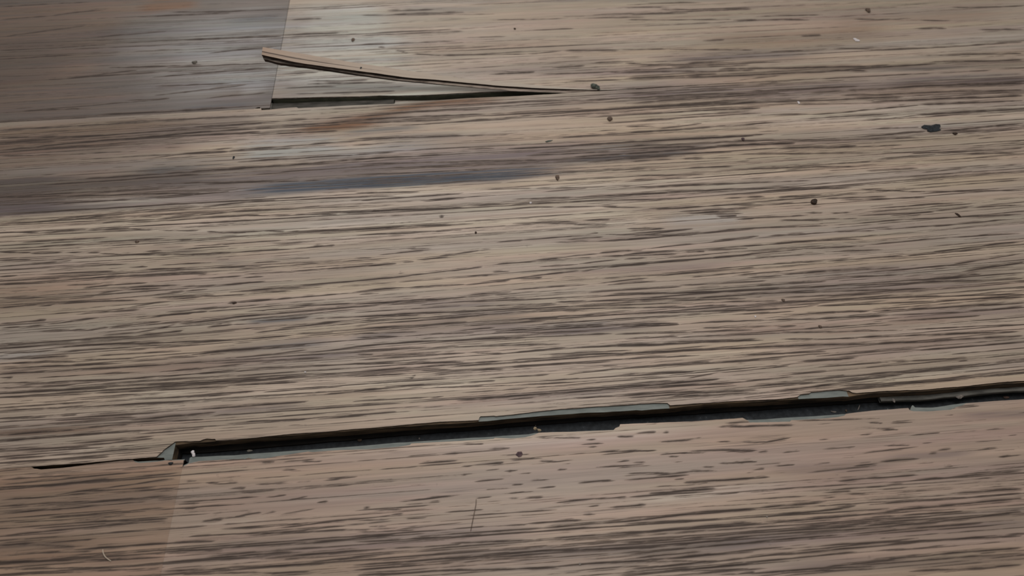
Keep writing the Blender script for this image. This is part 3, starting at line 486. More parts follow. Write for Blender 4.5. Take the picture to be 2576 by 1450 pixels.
    ad = N('ShaderNodeMath'); ad.operation = 'MULTIPLY_ADD'; ad.inputs[1].default_value = -1.0
    L(g_f.outputs[0], ad.inputs[0]); L(nz.outputs[0], ad.inputs[2])
    bp = N('ShaderNodeBump'); bp.inputs['Strength'].default_value = .35; bp.inputs['Distance'].default_value = .00008
    L(ad.outputs[0], bp.inputs['Height']); L(bp.outputs[0], bs.inputs['Normal'])
    return mt


def mat_noise(name, c0, c1, scale=300, rough=.8, stretch=(1, 1, 1), bump=.3, dist=.0002, c2=None, lo=.35, hi=.65):
    mt, nt, bs = new_mat(name)
    N, L = nt.nodes.new, nt.links.new
    tc = N('ShaderNodeTexCoord'); mp = N('ShaderNodeMapping'); mp.inputs['Scale'].default_value = stretch
    L(tc.outputs['Object'], mp.inputs[0])
    nz = N('ShaderNodeTexNoise'); nz.inputs['Scale'].default_value = scale; nz.inputs['Detail'].default_value = 4; L(mp.outputs[0], nz.inputs[0])
    rp = N('ShaderNodeValToRGB'); L(nz.outputs[0], rp.inputs[0])
    rp.color_ramp.elements[0].position = lo; rp.color_ramp.elements[0].color = (*srgb(*c0), 1)
    rp.color_ramp.elements[1].position = hi; rp.color_ramp.elements[1].color = (*srgb(*c1), 1)
    if c2:
        e = rp.color_ramp.elements.new(min(.99, hi + .08)); e.color = (*srgb(*c2), 1)
    L(rp.outputs[0], bs.inputs['Base Color']); bs.inputs['Roughness'].default_value = rough
    bs.inputs['Specular IOR Level'].default_value = .3
    bp = N('ShaderNodeBump'); bp.inputs['Strength'].default_value = bump; bp.inputs['Distance'].default_value = dist
    L(nz.outputs[0], bp.inputs['Height']); L(bp.outputs[0], bs.inputs['Normal'])
    return mt


M_WOOD = mat_wood()
M_EDGE = mat_noise('decor_layer_edge', (64, 52, 44), (110, 92, 78), 500, .8)
M_CORE = mat_noise('grey_green_core', (108, 112, 107), (124, 127, 121), 700, .75, (.3, 1, 1), .25)
M_SIDE = mat_noise('brown_stained_core_side', (48, 40, 31), (112, 92, 70), 260, .85, (.35, 1, 1.6), .5)
M_SIDESHADE = mat_noise('shaded_groove_side', (22, 20, 18), (44, 39, 34), 260, .85, (.35, 1, 1.6), .5)  # darker copy of the core side, groove shadow put into the colour
M_SIDE2 = mat_noise('dark_green_core_side', (58, 58, 46), (92, 90, 72), 300, .85, (.35, 1, 1.5), .5)  # darker and more olive than the core top
M_UNDER = mat_noise('dark_underlay', (36, 38, 40), (56, 59, 62), 500, .7, (1, 1, 1), .5, .0003, (130, 132, 130), .35, .70)
M_TONGUE = mat_noise('dull_grey_tongue', (84, 82, 76), (124, 120, 112), 400, .8, (.3, 1, 1))
M_TONGUE2 = mat_noise('dark_grey_tongue', (54, 52, 47), (88, 83, 76), 400, .8, (.3, 1, 1))  # darker grey than the other tongue
M_SPLSIDE = mat_noise('torn_splinter_side', (88, 76, 67), (158, 142, 128), 420, .85, (.25, 1.4, 2.4), .6, .0003, None, .3, .6)


# ------------------------------------------------------------------ builders
def link(name, me, parent=None, label=None, cat=None, group=None, kind=None):
    o = bpy.data.objects.new(name, me); col.objects.link(o)
    if parent is not None:
        o.parent = parent
    for k, v in (('label', label), ('category', cat), ('group', group), ('kind', kind)):
        if v:
            o[k] = v
    return o


def mesh_np(name, V, Fq, mats, fmat=None, smooth=False):
    me = bpy.data.meshes.new(name)
    V = np.asarray(V, np.float32); Fq = np.asarray(Fq, np.int32)
    me.vertices.add(len(V)); me.vertices.foreach_set('co', V.ravel())
    me.loops.add(Fq.size); me.loops.foreach_set('vertex_index', Fq.ravel())
    me.polygons.add(len(Fq)); me.polygons.foreach_set('loop_start', np.arange(0, Fq.size, 4, dtype=np.int32))
    me.polygons.foreach_set('loop_total', np.full(len(Fq), 4, np.int32))
    for mt in mats:
        me.materials.append(mt)
    if fmat is not None:
        me.polygons.foreach_set('material_index', np.asarray(fmat, np.int32))
    me.polygons.foreach_set('use_smooth', np.full(len(Fq), smooth))
    me.update(calc_edges=True); me.validate()
    return me


ZV = -0.0006


def columns(xa, xb, edges, step=.0016):
    xs = [np.arange(max(xa, -.36), min(xb, .43), step)]
    q = -.36
    while q > xa:
        xs.append([q]); q -= max(.004, (-.36 - q) * .25)
    q = .43
    while q < xb:
        xs.append([q]); q += max(.004, (q - .43) * .25)
    xs.append([xa, xb])
    for e in edges:
        xs.append(e.x[(e.x > xa + 1e-5) & (e.x < xb - 1e-5)])
    xs = np.unique(np.round(np.concatenate([np.asarray(a, float) for a in xs]), 6))
    xs = xs[(xs >= xa - 2e-6) & (xs <= xb + 2e-6)]
    keep = np.r_[True, np.diff(xs) > 1.5e-5]
    return xs[keep]


def surface_layer(parent, xa, xb, lo, hi, rows, base, which, rag_lo=0., rag_hi=0.):
    """printed decor layer of one board: fine grid whose first and last rows follow the worn edges; rows are 0..1 from lo to hi"""
    xs = columns(xa, xb, [lo, hi])
    yl, yh = lo(xs), hi(xs)
    r1 = (vnoise(xs / .0011, xs * 0 + 3.3) - .5) + (vnoise(xs / .004, xs * 0 + 8.3) - .5)
    yl = yl + rag_lo * r1; yh = yh + rag_hi * (vnoise(xs / .0011, xs * 0 + 5.1) - .5 + vnoise(xs / .004, xs * 0 + 2.3) - .5)
    t = np.asarray(rows)
    X = np.broadcast_to(xs[None, :], (len(t), len(xs)))
    ml, mh = yl.min(), yh.max()                             # straight rows, cut off at the worn edges
    Y = np.clip((ml + (mh - ml) * t)[:, None], yl[None, :], yh[None, :])
    n, k = len(t), len(xs)
    x, y = X.ravel().astype(np.float64), Y.ravel()
    c, g, h = board_print(x, y, base, which)
    z = -0.00005 * g
    V = np.c_[x, y, z]
    idx = np.arange(n * k).reshape(n, k)
    Fq = np.stack([idx[:-1, :-1], idx[:-1, 1:], idx[1:, 1:], idx[1:, :-1]], -1).reshape(-1, 4)
    fm = np.zeros(len(Fq), np.int32)
    # skirt down to the core all round
    ring = np.r_[idx[0, :], idx[1:, -1], idx[-1, -2::-1], idx[-2:0:-1, 0]]
    Vs = V[ring].copy(); Vs[:, 2] = ZV
    base_i = len(V)
    V = np.r_[V, Vs]
    m_ = len(ring); a = np.arange(m_); b = (a + 1) % m_
    Fs = np.stack([ring[a], base_i + a, base_i + b, ring[b]], -1)
    me = mesh_np('surface_layer', V, np.r_[Fq, Fs], [M_WOOD, M_EDGE], np.r_[fm, np.ones(m_, np.int32)])
    nv = len(V)
    for nm, rgb in (('print', c), ('pores', np.c_[g, h, 0 * g])):
        at_ = me.color_attributes.new(nm, 'FLOAT_COLOR', 'POINT')
        q = np.ones((nv, 4), np.float32); q[:len(rgb), :3] = rgb; q[len(rgb):, :3] = rgb[ring]
        at_.data.foreach_set('color', q.ravel())
    return link('surface_layer', me, parent)


PROF_S = [(0, ZV), (.0001, -.0044), (.0022, -.0048), (.0028, -.0060), (.0006, -.0068), (-.0002, -.0072), (-.0002, -.0080)]   # inward, z: groove side
PROF_N = [(0, ZV), (.0002, -.0080)]


def core_mesh(xa, xb, lo, hi, prof_lo, prof_hi, mats, smooth_lo=None):
    xs = columns(xa, xb, [lo, hi], .006)
    yl, yh = lo(xs), hi(xs)
    jl = (vnoise(xs / .002, xs * 0 + 1.7) - .5) * .0003
    ringp = []
    for d, z in reversed(prof_lo):
        yb = yl if (smooth_lo is None or z > -.0047) else np.where(xs > at(445, 1112)[0], smooth_lo(xs), yl)
        ringp.append((yb + d + jl, np.full(len(xs), z)))
    for d, z in prof_hi:
        ringp.append((yh - d + jl, np.full(len(xs), z)))
    m_ = len(ringp); k = len(xs)
    V = np.zeros((k, m_, 3))
    for i, (yy, zz) in enumerate(ringp):
        V[:, i, 0] = xs; V[:, i, 1] = yy; V[:, i, 2] = zz
    idx = np.arange(k * m_).reshape(k, m_)
    Fq, fm = [], []
    top = len(prof_lo) - 1
    for i in range(m_):
        j = (i + 1) % m_
        Fq.append(np.stack([idx[:-1, i], idx[1:, i], idx[1:, j], idx[:-1, j]], -1))
        mi = np.full(k - 1, 0 if i == top else (2 if (i < top - 1 and len(mats) > 2) else 1), np.int32)
        if i == top and smooth_lo is not None:               # bare core is clean only where the decor layer chipped off
            xm = (xs[1:] + xs[:-1]) / 2
            clean = np.zeros(k - 1, bool)
            for a_, b_, r_ in ((330, 432.5, 1145), (1203.5, 1687, 1025), (2003, 2146, 992)):
                clean |= (xm > at(a_, r_)[0]) & (xm < at(b_, r_)[0])
            mi[~clean] = 1
        fm.append(mi)
    return mesh_np('plank', V.reshape(-1, 3), np.concatenate(Fq), mats, np.concatenate(fm))


# ------------------------------------------------------------------ floor
def slab(name, xa, xb, ya, yb, za, zb, mat, nx=24, ny=12, bumpy=0.0):
    xs = np.linspace(xa, xb, nx); ys = np.linspace(ya, yb, ny)
    X, Y = np.meshgrid(xs, ys); Z = zb + bumpy * (vnoise(X / .01, Y / .01, 4) - .5)
    n = nx * ny
    V = np.r_[np.c_[X.ravel(), Y.ravel(), Z.ravel()], np.c_[X.ravel(), Y.ravel(), np.full(n, za)]]
    idx = np.arange(n).reshape(ny, nx)
    Fq = np.stack([idx[:-1, :-1], idx[:-1, 1:], idx[1:, 1:], idx[1:, :-1]], -1).reshape(-1, 4)
    ring = np.r_[idx[0, :], idx[1:, -1], idx[-1, -2::-1], idx[-2:0:-1, 0]]
    a = np.arange(len(ring)); b = (a + 1) % len(ring)
    Fs = np.stack([ring[a], ring[a] + n, ring[b] + n, ring[b]], -1)
    return mesh_np(name, V, np.r_[Fq, (Fq + n)[:, ::-1], Fs], [mat])


floor = link('floor', slab('floor', X0, X1, Y_LOW - .0095 - PW, Y_TOP + PW, -.03, -.0081, M_UNDER), kind='structure',
             label='wood-look laminate floor of wide boards with two damaged joints', cat='floor')


def rows_from(fine_from, fine_len, step, total):
    """fractions 0..1 measured from one edge: fine for the seen part, coarse beyond"""
    a = np.arange(0, fine_len, step); b = np.arange(fine_len, total, .003)
    t = np.unique(np.r_[a, b, total]) / total
    return t if fine_from == 'lo' else np.sort(1 - t)


y_back = Y_TOP + PW
y_front = Y_LOW - .0095 - PW
boards = {}
e_smooth = Edge(P_LOW, None, None)


def board(key, xa, xb, lo, hi, clo, chi, rows, plo, phi, mats, label, rl=0, rh=0):
    p = link('plank', core_mesh(xa, xb, clo, chi, plo, phi, mats, e_smooth if key == 'middle' else None), floor, label)
    surface_layer(p, xa, xb, lo, hi, rows, BASES[key], key, rl, rh)
    boards[key] = p
    return p


board('middle', X0, X1, e_mid_low, e_mid_top, e_mid_core, e_mid_top, np.linspace(0, 1, 1080), PROF_S, PROF_N, [M_CORE, M_SIDE, M_SIDESHADE],
      'long board between the two damaged joints, front edge chipped', .00012, .00004)
Flat_b = Flat(Y_TOP + G)
board('back_left', X0, X_BACK - .00010, Flat_b, Flat(y_back), Flat_b, Flat(y_back), rows_from('lo', .115, .00026, PW), PROF_N, PROF_N, [M_CORE, M_SIDE2],
      'dark greyish board in the back row')
board('back_right', X_BACK + .00010, X1, e_back_r, Flat(y_back), e_back_r, Flat(y_back), rows_from('lo', .115, .00026, PW), PROF_N, PROF_N, [M_CORE, M_SIDE2],
      'pale board in the back row with a splinter torn from its edge', .00010)
board('front_left', X0, X_FRONT - .00001, Flat(y_front), e_fl, Flat(y_front), e_fl_core, rows_from('hi', .085, .00018, PW), PROF_N, PROF_N, [M_CORE, M_SIDE],
      'brown board in the front row')
board('front_right', X_FRONT + .00001, X1, Flat(y_front), e_fr, Flat(y_front), e_fr_core, rows_from('hi', .085, .00018, PW), PROF_N, PROF_N, [M_CORE, M_SIDE],
      'pinkish board in the front row, back edge chipped to the core', 0, .00008)


def ledge(parent, name, x0, x1, yf, da, db, ztop, zbot, mat, label=None, rag=.0003, step=.002, seed_=0):
    """a tongue of core standing out into a joint"""
    xs = np.arange(min(x0, x1), max(x0, x1), step); k = len(xs)
    y0 = yf(xs) if callable(yf) else np.full(k, yf)
    r = (vnoise(xs / .004, xs * 0 + 6.6 + seed_) - .5) * rag
    sec = [(da + r, ztop - .0003), (da + r + .0003, ztop), (db + r, ztop), (db + r, zbot), (da + r, zbot)]
    V = np.zeros((k, 5, 3))
    for i, (d, z) in enumerate(sec):
        V[:, i, 0] = xs; V[:, i, 1] = y0 + d; V[:, i, 2] = z + r * .3
    idx = np.arange(k * 5).reshape(k, 5); Fq = []
    for i in range(5):
        j = (i + 1) % 5
        Fq.append(np.stack([idx[:-1, i], idx[1:, i], idx[1:, j], idx[:-1, j]], -1))
    caps = [[idx[0, 3], idx[0, 2], idx[0, 1], idx[0, 0]], [idx[0, 4], idx[0, 3], idx[0, 0], idx[0, 0]],
            [idx[-1, 0], idx[-1, 1], idx[-1, 2], idx[-1, 3]]]
    caps = [caps[0], caps[2]]
    return link(name, mesh_np(name, V.reshape(-1, 3), np.r_[np.concatenate(Fq), np.array(caps)], [mat]), parent, label)


# grey tongue seen in the lower joint at the right, and dark tongue under the torn joint
xr = at(2228, 997)[0]
ledge(boards['middle'], 'tongue', xr, X1 - .3, e_mid_low, -.0020, .0015, -.0040, -.0056, M_TONGUE, 'dull grey tongue left standing in the joint')
xa_, xb_ = at(672, 270)[0], at(993, 258)[0]


def y_tongue(xs):
    return np.interp(xs, [xa_, xb_], [at(676, 268, -.002)[1], at(993, 258, -.002)[1]])


ledge(boards['middle'], 'tongue', xa_, xb_, y_tongue, -.0012, .0030, -.0026, -.0078, M_TONGUE2, 'dark grey tongue left bare under the splinter', .0004, .002, 4)

# corner scrap of core at the end joint of the back row
bm = bmesh.new()
pts = [at(674, 256), at(683, 254), at(680, 270), at(672, 277), at(658, 278), at(668, 268)]
z0, z1 = -.0012, -.0070
top = [bm.verts.new((p[0], p[1], z0)) for p in pts]; bot = [bm.verts.new((p[0], p[1] - .0004, z1)) for p in pts]
bm.faces.new(top)
for i in range(len(pts)):
    j = (i + 1) % len(pts); bm.faces.new((top[i], bot[i], bot[j], top[j]))
bmesh.ops.recalc_face_normals(bm, faces=bm.faces)
me = bpy.data.meshes.new('end_tongue'); bm.to_mesh(me); bm.free(); me.materials.append(M_TONGUE)
link('end_tongue', me, boards['back_left'], 'pale grey end of the tongue at the board corner')

# ------------------------------------------------------------------ the lifted splinter
FT = [(658, 137), (736, 155), (794, 164), (891, 177), (930, 182), (1027, 195.5), (1100, 201), (1151, 206), (1252, 215.5), (1353, 222), (1454, 225), (1517, 226.6), (1600, 224.5)]
FB = [(664, 149), (697, 158), (794, 171), (891, 186), (988, 200), (1100, 211.5), (1151, 216), (1277, 228.5), (1353, 232), (1428, 234), (1500, 230.2), (1560, 227), (1600, 225.2)]
BT = [(661, 118.5), (705, 126), (794, 141), (852, 151), (891, 157.5), (949, 166), (1075, 185), (1176, 198), (1302, 210), (1363, 215.5), (1464, 223.2), (1517, 225.6), (1600, 224)]
SX0, SX1 = 660.0, 1600.0
n = 90
ring = []
tips = []
for i in range(n):
    q = i / (n - 1); px = SX0 + (SX1 - SX0) * q
    hgt = .026 * (1 - q) ** 2.1 + .0002
    def pl(P, x): return float(np.interp(x, [a[0] for a in P], [a[1] for a in P]))
    j1, j2 = (random.random() - .5) * .7, (random.random() - .5) * .8
    th = .0042 * (1 - q) + .0012
    ft = at(px - 2 * (1 - q) ** 6, pl(FT, px) + j1 * (1 - q), hgt)
    bt = at(px + 1, pl(BT, px), hgt + .0006 * (1 - q))
    # mid step: decor layer over a set-back core strip, as the torn tongue shows
    f1 = ft + np.array([0, .0004, -.0012 * (1 - .6 * q)])
    fyb = pl(FB, px) + j2 * (1 - q)
    fb = at(px + 3, fyb, hgt - th)
    rowf = pl(FT, px); rowh = fyb - rowf
    f2 = at(px + 1, rowf + rowh * .40, hgt - th * .50) + np.array([0, .0006 * (1 - q), 0])
    f3 = at(px + 2, rowf + rowh * .45, hgt - th * .45)
    fb = at(px + 3, fyb, hgt - th * .52)
    bb = np.array([bt[0], fb[1] + .0014, hgt - th])
    mid = [ft * (1 - u) + bt * u + np.array([0, 0, .00002]) for u in (.28, .40, .52)]      # printed grain line along the strip
    ring.append([bt, *mid[::-1], ft, f1, f2, f3, fb, bb])
R_ = np.array(ring); R_[:, :, 2] = np.maximum(R_[:, :, 2], np.linspace(-.0078, -.0035, n)[:, None] * 0 - .003)
k = R_.shape[1]
idx = np.arange(n * k).reshape(n, k); Fq, fm = [], []
for i in range(k):
    j = (i + 1) % k
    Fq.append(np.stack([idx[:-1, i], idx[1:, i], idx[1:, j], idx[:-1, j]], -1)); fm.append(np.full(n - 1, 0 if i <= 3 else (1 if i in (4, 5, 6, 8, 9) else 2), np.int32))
caps = np.array([[idx[0, 0], idx[0, 1], idx[0, 2], idx[0, 6]], [idx[0, 2], idx[0, 3], idx[0, 4], idx[0, 6]], [idx[0, 4], idx[0, 5], idx[0, 6], idx[0, 6]][:4]])
caps = np.array([[idx[0, 9], idx[0, 5], idx[0, 4], idx[0, 0]], [idx[0, 9], idx[0, 8], idx[0, 6], idx[0, 5]], [idx[0, 0], idx[0, 4], idx[0, 2], idx[0, 1]]])
M_SPLSHADE = mat_noise('torn_splinter_shaded_edge', (30, 21, 17), (62, 46, 38), 420, .85, (.25, 1.4, 2.4), .5)  # darker copy for faces turned from the light, shade painted in
me = mesh_np('splinter', R_.reshape(-1, 3), np.r_[np.concatenate(Fq), caps], [M_WOOD, M_SPLSHADE, M_SPLSIDE], np.r_[np.concatenate(fm), [2, 2, 0]])
nv = n * k
cc = np.ones((nv, 4), np.float32); gg = np.zeros((nv, 4), np.float32); gg[:, 3] = 1
qq = np.repeat(np.linspace(0, 1, n), k)
tip = np.array(srgb(164, 138, 117)); end = np.array(srgb(176, 164, 149))
cc[:, :3] = tip[None] * (1 - qq[:, None] ** .5) + end[None] * qq[:, None] ** .5
_l = np.tile(np.arange(k), n); gg[(_l == 2), 0] = .75 * np.clip(1 - qq[_l == 2] * 2.2, 0, 1) + .1; gg[(_l == 2), 1] = .5 * np.clip(1 - qq[_l == 2] * 1.5, 0, 1)
for nm, arr in (('print', cc), ('pores', gg)):
    a_ = me.color_attributes.new(nm, 'FLOAT_COLOR', 'POINT'); a_.data.foreach_set('color', arr.ravel())
link('splinter', me, boards['back_right'], 'long thin strip torn from the edge and bent upwards')

# ------------------------------------------------------------------ loose bits lying on the floor and in the joints
def simple(name, rgb, rough=.8, rgb2=None):
    r2 = rgb2 or tuple(max(0, int(v * .62)) for v in rgb)
    return mat_noise('bit_' + name, r2, rgb, 900, rough, (1, 1, 1), .4, .0001)


MB = {'green': simple('grey_green', (92, 98, 88)), 'black': simple('black', (44, 48, 50)), 'brown': simple('brown', (64, 46, 34)),
      'tan': simple('tan', (112, 92, 78)), 'purple': simple('purple', (92, 70, 72)), 'white': simple('white', (214, 206, 204), .6, (190, 180, 178)),
      'cream': simple('cream', (172, 152, 122)), 'grey': simple('grey', (124, 116, 104)), 'pale': simple('pale', (158, 146, 136)), 'red': simple('reddish', (112, 86, 76)),
      'fibre': simple('fibre', (196, 180, 160), .6, (184, 166, 146))}


def crumb(name, px, py, w, h, mat, label, cat, group=None, z=0.0, flat=.55, ang=0.0, sides=2, sd=0, lumps=None):
    """an irregular grain: w, h in picture pixels at its place"""
    c = at(px, py, z)
    kx = abs(at(px + 5, py, z)[0] - at(px - 5, py, z)[0]) / 10; ky = px_scale(px, py)
    rx, ry = w * kx / 2, h * ky / 2
    rz = min(rx, ry) * flat
    r = random.Random(int(px * 7 + py * 13 + sd))
    bm = bmesh.new()
    for (ox, oy, sc) in (lumps or [(0, 0, 1)]):
        g = bmesh.ops.create_icosphere(bm, subdivisions=sides, radius=1.0)
        ph = r.random() * 9
        for v in g['verts']:
            d = 1 + .22 * math.sin(3.1 * v.co.x + ph) * math.cos(2.7 * v.co.y + ph) + r.uniform(-.10, .10)
            x, y = v.co.x * rx * d * sc + ox * rx, v.co.y * ry * d * sc + oy * ry
            zz = max(v.co.z, -.75) * rz * d * sc
            v.co = (x * math.cos(ang) - y * math.sin(ang), x * math.sin(ang) + y * math.cos(ang), zz + rz * sc * .70)
    me = bpy.data.meshes.new(name); bm.to_mesh(me); bm.free(); me.materials.append(mat)
    o = link(name, me, None, label, cat, group); o.location = (c[0], c[1], z)
    return o


def flake(name, pts, mat, label, cat, thick=.0004, z=0.0, group=None, tilt=0.0):
    """a thin chip with a measured outline (picture pixels)"""
    w = [at(a, b, z) for a, b in pts]
    c = np.mean(w, 0)
    bm = bmesh.new()
    tp = [bm.verts.new((p[0] - c[0], p[1] - c[1], thick + tilt * (p[0] - c[0]))) for p in w]
    lo_ = [bm.verts.new(((p[0] - c[0]) * .92, (p[1] - c[1]) * .92, 0.00002 + max(0, tilt * (p[0] - c[0])))) for p in w]
    ctr = bm.verts.new((0, 0, thick * 1.5)); cb = bm.verts.new((0, 0, 0.00002))
    for i in range(len(w)):
        j = (i + 1) % len(w)
        bm.faces.new((tp[i], tp[j], ctr)); bm.faces.new((tp[i], lo_[i], lo_[j], tp[j])); bm.faces.new((lo_[j], lo_[i], cb))
    bmesh.ops.recalc_face_normals(bm, faces=bm.faces)
    me = bpy.data.meshes.new(name); bm.to_mesh(me); bm.free(); me.materials.append(mat)
    o = link(name, me, None, label, cat, group); o.location = (c[0], c[1], z)
    return o


def fibre(name, pts, wpx, mat, label, cat, z=0.0, lift=None, group=None):
    P = [np.array(at(a, b, z)) for a, b in pts]
    r = wpx * px_scale(*pts[0]) / 2
    c = P[0].copy()
    # smooth path
    Q = []
    for i in range(len(P) - 1):
        p0, p1, p2, p3 = P[max(i - 1, 0)], P[i], P[i + 1], P[min(i + 2, len(P) - 1)]
        for s in range(6):
            t = s / 6
            Q.append(.5 * ((2 * p1) + (p2 - p0) * t + (2 * p0 - 5 * p1 + 4 * p2 - p3) * t * t + (3 * p1 - p0 - 3 * p2 + p3) * t ** 3))
    Q.append(P[-1]); Q = np.array(Q)
    V, Fc = [], []
    for i, q in enumerate(Q):
        d = Q[min(i + 1, len(Q) - 1)] - Q[max(i - 1, 0)]; d /= np.linalg.norm(d) + 1e-9
        nrm = np.array([-d[1], d[0], 0])
        rr = r * (.5 if i in (0, len(Q) - 1) else 1)
        zz = r + (lift or 0) * math.sin(math.pi * i / (len(Q) - 1))
        for a in range(5):
            an = a * 2 * math.pi / 5
            V.append(q - c + nrm * rr * math.cos(an) + np.array([0, 0, zz - 0 + rr * math.sin(an)]))
    V = np.array(V); V[:, 2] -= 0
    for i in range(len(Q) - 1):
        for a in range(5):
            b = (a + 1) % 5
            Fc.append([i * 5 + a, i * 5 + b, (i + 1) * 5 + b, (i + 1) * 5 + a])
    me = mesh_np(name, V, Fc, [mat])
    o = link(name, me, None, label, cat, group); o.location = (c[0], c[1], z)
    return o


GR = 'loose bits of dirt on the boards'
crumb('grit_crumb', 1497, 221, 24, 13, MB['green'], 'largest grey-green crumb, perched on the tail end of the splinter crack', 'crumb', GR, .0003, .8, -.25, 2, 0, [(-.25, .15, .75), (.35, -.1, .62), (.75, -.5, .35)])
flake('paint_flake', [(2316, 321), (2324, 316), (2341, 318), (2353, 314), (2364, 315), (2365, 321), (2361, 325), (2367, 329), (2356, 332), (2340, 334), (2331, 331), (2332, 326), (2322, 325)], MB['black'],
      'large ragged black flake lying alone near the right edge', 'flake', .0005, 0, GR)
crumb('seed_crumb', 2047, 510, 18, 11, MB['brown'], 'dark brown oval crumb on the pale middle board', 'crumb', GR, 0, .7, .5)
crumb('wood_sliver', 2410, 542, 6, 14, MB['brown'], 'thin upright dark sliver below the black flake', 'sliver', GR, 0, .6, .45)
crumb('grit_crumb', 1534, 301, 14, 9, MB['tan'], 'tan oval crumb just below the tail of the crack', 'crumb', GR, 0, .6, .35)
crumb('grit_crumb', 1402, 448, 10, 12, MB['tan'], 'round brown crumb at the end of the blue streak', 'crumb', GR, 0, .6)
flake('stain_spot', [(1297, 1145), (1302, 1138), (1312, 1137), (1315, 1143), (1312, 1149), (1305, 1151)], MB['purple'], 'purplish six-sided dried spot below the wide joint', 'spot', .0002, 0, GR)
flake('paper_flake', [(2145, 98), (2150, 97), (2161, 102), (2163, 105), (2152, 105)], MB['white'], 'white paper flake near the top right', 'flake', .0004, 0, GR)
crumb('grit_crumb', 2183, 27, 12, 11, MB['tan'], 'crumb nearest the top edge, dull brown', 'crumb', GR, 0, .5)
crumb('dirt_speck', 888, 101, 8, 8, MB['tan'], 'small brown speck above the raised splinter', 'speck', GR, 0, .5)
crumb('dirt_speck', 490, 158, 13, 6, MB['grey'], 'flat grey speck on the dark back left board', 'speck', GR, 0, .5, .3)
crumb('dirt_speck', 908, 171.5, 5, 5, MB['black'], 'tiny black speck lying on the raised splinter', 'speck', GR, .0139, .5)
crumb('dirt_speck', 1295, 73, 6, 4, MB['brown'], 'tiny dark speck on the back board, above the splinter tail', 'speck', GR, 0, .5)
flake('dirt_flake', [(1371, 357), (1379, 354), (1391, 353), (1386, 356), (1375, 359)], MB['green'], 'slim grey-green flake between the blue streaks', 'flake', .0002, 0, GR)
crumb('dirt_speck', 588, 397, 5, 7, MB['black'], 'tiny black speck on the light grey patch', 'speck', GR, 0, .5)
crumb('dirt_speck', 345, 609, 11, 6, MB['tan'], 'small speck far left on the pale middle board', 'speck', GR, 0, .5)
crumb('dirt_speck', 1197, 586, 5, 6, MB['brown'], 'dark speck at the centre of the middle board', 'speck', GR, 0, .5)
crumb('dirt_speck', 1869, 351, 8, 8, MB['purple'], 'purplish speck between the tan crumb and the black flake', 'speck', GR, 0, .5)
crumb('dirt_speck', 2402, 337, 12, 6, MB['brown'], 'brown speck just right of the black flake', 'speck', GR, 0, .5, -.2)
crumb('white_speck', 2009, 259, 6, 7, MB['white'], 'white speck on the purplish grain above the black flake', 'speck', GR, 0, .5)
crumb('white_speck', 1335, 511, 7, 4, MB['white'], 'white speck below the round brown crumb', 'speck', GR, 0, .5)
crumb('white_speck', 1900, 797, 5, 5, MB['white'], 'white speck on the right part of the middle board', 'speck', GR, 0, .5)
crumb('white_speck', 768, 937, 6, 4, MB['white'], 'white speck on the left part of the middle board', 'speck', GR, 0, .5)
crumb('white_speck', 1459, 1420, 6, 6, MB['pale'], 'pale speck on the front board near the bottom edge', 'speck', GR, 0, .5)
crumb('white_speck', 1929, 1301, 5, 5, MB['pale'], 'pale speck on the dark grain of the front right board', 'speck', GR, 0, .5)
crumb('dirt_speck', 2063, 823, 9, 8, MB['tan'], 'brown speck to the right of the white speck on the middle board', 'speck', GR, 0, .5)
crumb('dirt_speck', 1970, 756, 9, 7, MB['tan'], 'brown speck above the white speck on the middle board', 'speck', GR, 0, .4)
crumb('dirt_crumb', 430, 1167, 12, 7, MB['black'], 'black lump standing in for a small hole under the left end of the wide joint', 'crumb', GR, 0, .5)  # dark lump added in place of a small hole in the board
crumb('dirt_speck', 590, 763, 11, 5, MB['brown'], 'brown speck on a grain line of the middle board, left half', 'speck', GR, 0, .4)
fibre('hair', [(259, 1383), (261, 1392), (266, 1402), (274, 1409), (280, 1413)], 2.2, MB['fibre'], 'curved pale hair on the front left board', 'hair', 0, .0004)
fibre('hair', [(1198, 1257), (1197, 1272), (1193, 1292), (1189, 1312), (1184, 1338)], 1.7, MB['tan'], 'thin dark hair lying straight across the grain of the front right board', 'hair', 0, .0002)
GJ = 'debris lying in the wide open joint'
ZJ = -.0080
crumb('plaster_bit', 486, 1143, 13, 19, MB['white'], 'white crumbly bit at the left end of the wide joint', 'crumb', GJ, ZV, .7, .2, 2, 0, [(-.1, .4, .6), (.25, -.3, .7)])
crumb('dirt_crumb', 660, 1119, 8, 6, MB['tan'], 'tan crumb in the joint left of the pale sliver', 'crumb', GJ, ZJ, .6)
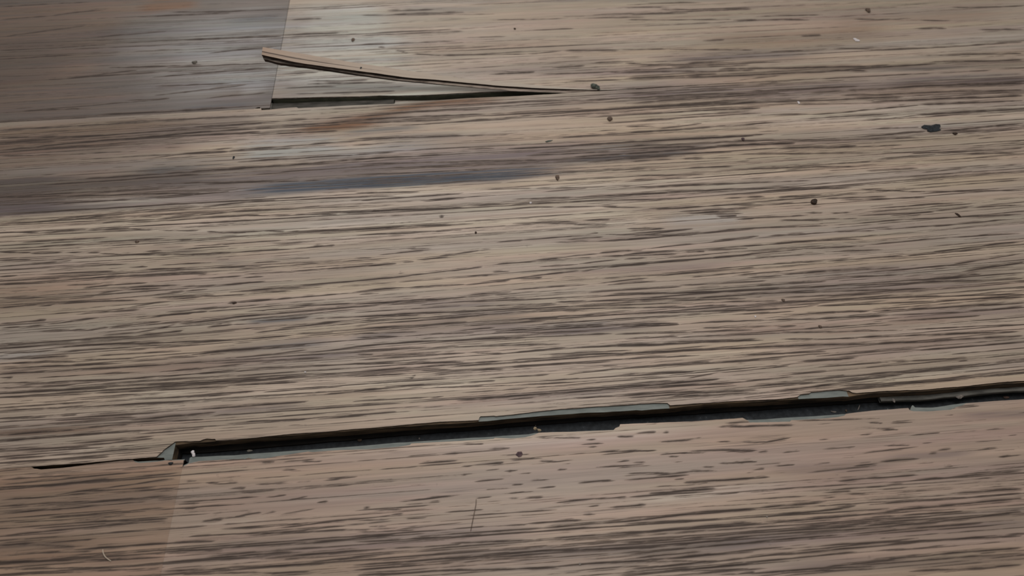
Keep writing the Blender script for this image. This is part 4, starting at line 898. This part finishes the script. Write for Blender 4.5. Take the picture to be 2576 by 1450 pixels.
flake('wood_sliver', [(705, 1122), (711, 1118), (717, 1117), (714, 1120), (707, 1123)], MB['cream'], 'pale sliver lying in the left part of the joint', 'sliver', .0004, ZJ, GJ)
crumb('dirt_crumb', 906, 1107, 16, 12, MB['tan'], 'brown double crumb in the joint, left of the two cream grains', 'crumb', GJ, ZJ, .6, .3, 2, 0, [(.2, .5, .5), (-.1, -.2, .75)])
crumb('white_speck', 950, 1100, 6, 7, MB['pale'], 'small pale speck in the joint right of the brown double crumb', 'speck', GJ, ZJ, .6)
crumb('sand_grain', 1346, 1080, 9, 9, MB['cream'], 'left one of two cream grains in the joint', 'grain', GJ, -.0030, .8)
crumb('sand_grain', 1356, 1084, 11, 7, MB['cream'], 'right one of two cream grains in the joint', 'grain', GJ, -.0006, .8, -.4)
crumb('sand_grain', 1347, 1071, 4, 5, MB['pale'], 'tiny pale grain above the two cream grains', 'grain', GJ, ZJ, .7)
crumb('dirt_crumb', 2246, 1008, 7, 15, MB['pale'], 'upright pale crumb hanging at the start of the grey tongue', 'crumb', GJ, -.0046, .8, .1)
crumb('dirt_crumb', 2413, 999, 21, 11, MB['pale'], 'wide pinkish-grey crumb in the right part of the joint', 'crumb', GJ, -.0048, .6)
crumb('dirt_crumb', 2531, 1001, 17, 7, MB['red'], 'reddish crumb in the joint nearest the right edge', 'crumb', GJ, ZJ, .6)
fibre('fibre', [(2157, 1034), (2159, 1028), (2162, 1020)], 2.0, MB['pale'], 'short pale fibre standing in the joint', 'fibre', ZJ, .0005)
crumb('dirt_speck', 2128, 1034, 6, 7, MB['tan'], 'tan speck in the joint left of the short pale fibre', 'speck', GJ, ZJ, .6)
crumb('white_speck', 2097, 1037, 14, 4, MB['pale'], 'thin pale speck in the joint above the grey chip', 'speck', GJ, ZJ, .5, -.2)
crumb('white_speck', 1055, 1104, 4, 4, MB['pale'], 'lone tiny pale speck in the joint between brown crumb and cream grains', 'speck', GJ, ZJ, .6)
crumb('dirt_speck', 628, 1135, 14, 5, MB['grey'], 'grey speck at the front side of the joint near its left end', 'speck', GJ, ZV, .5)
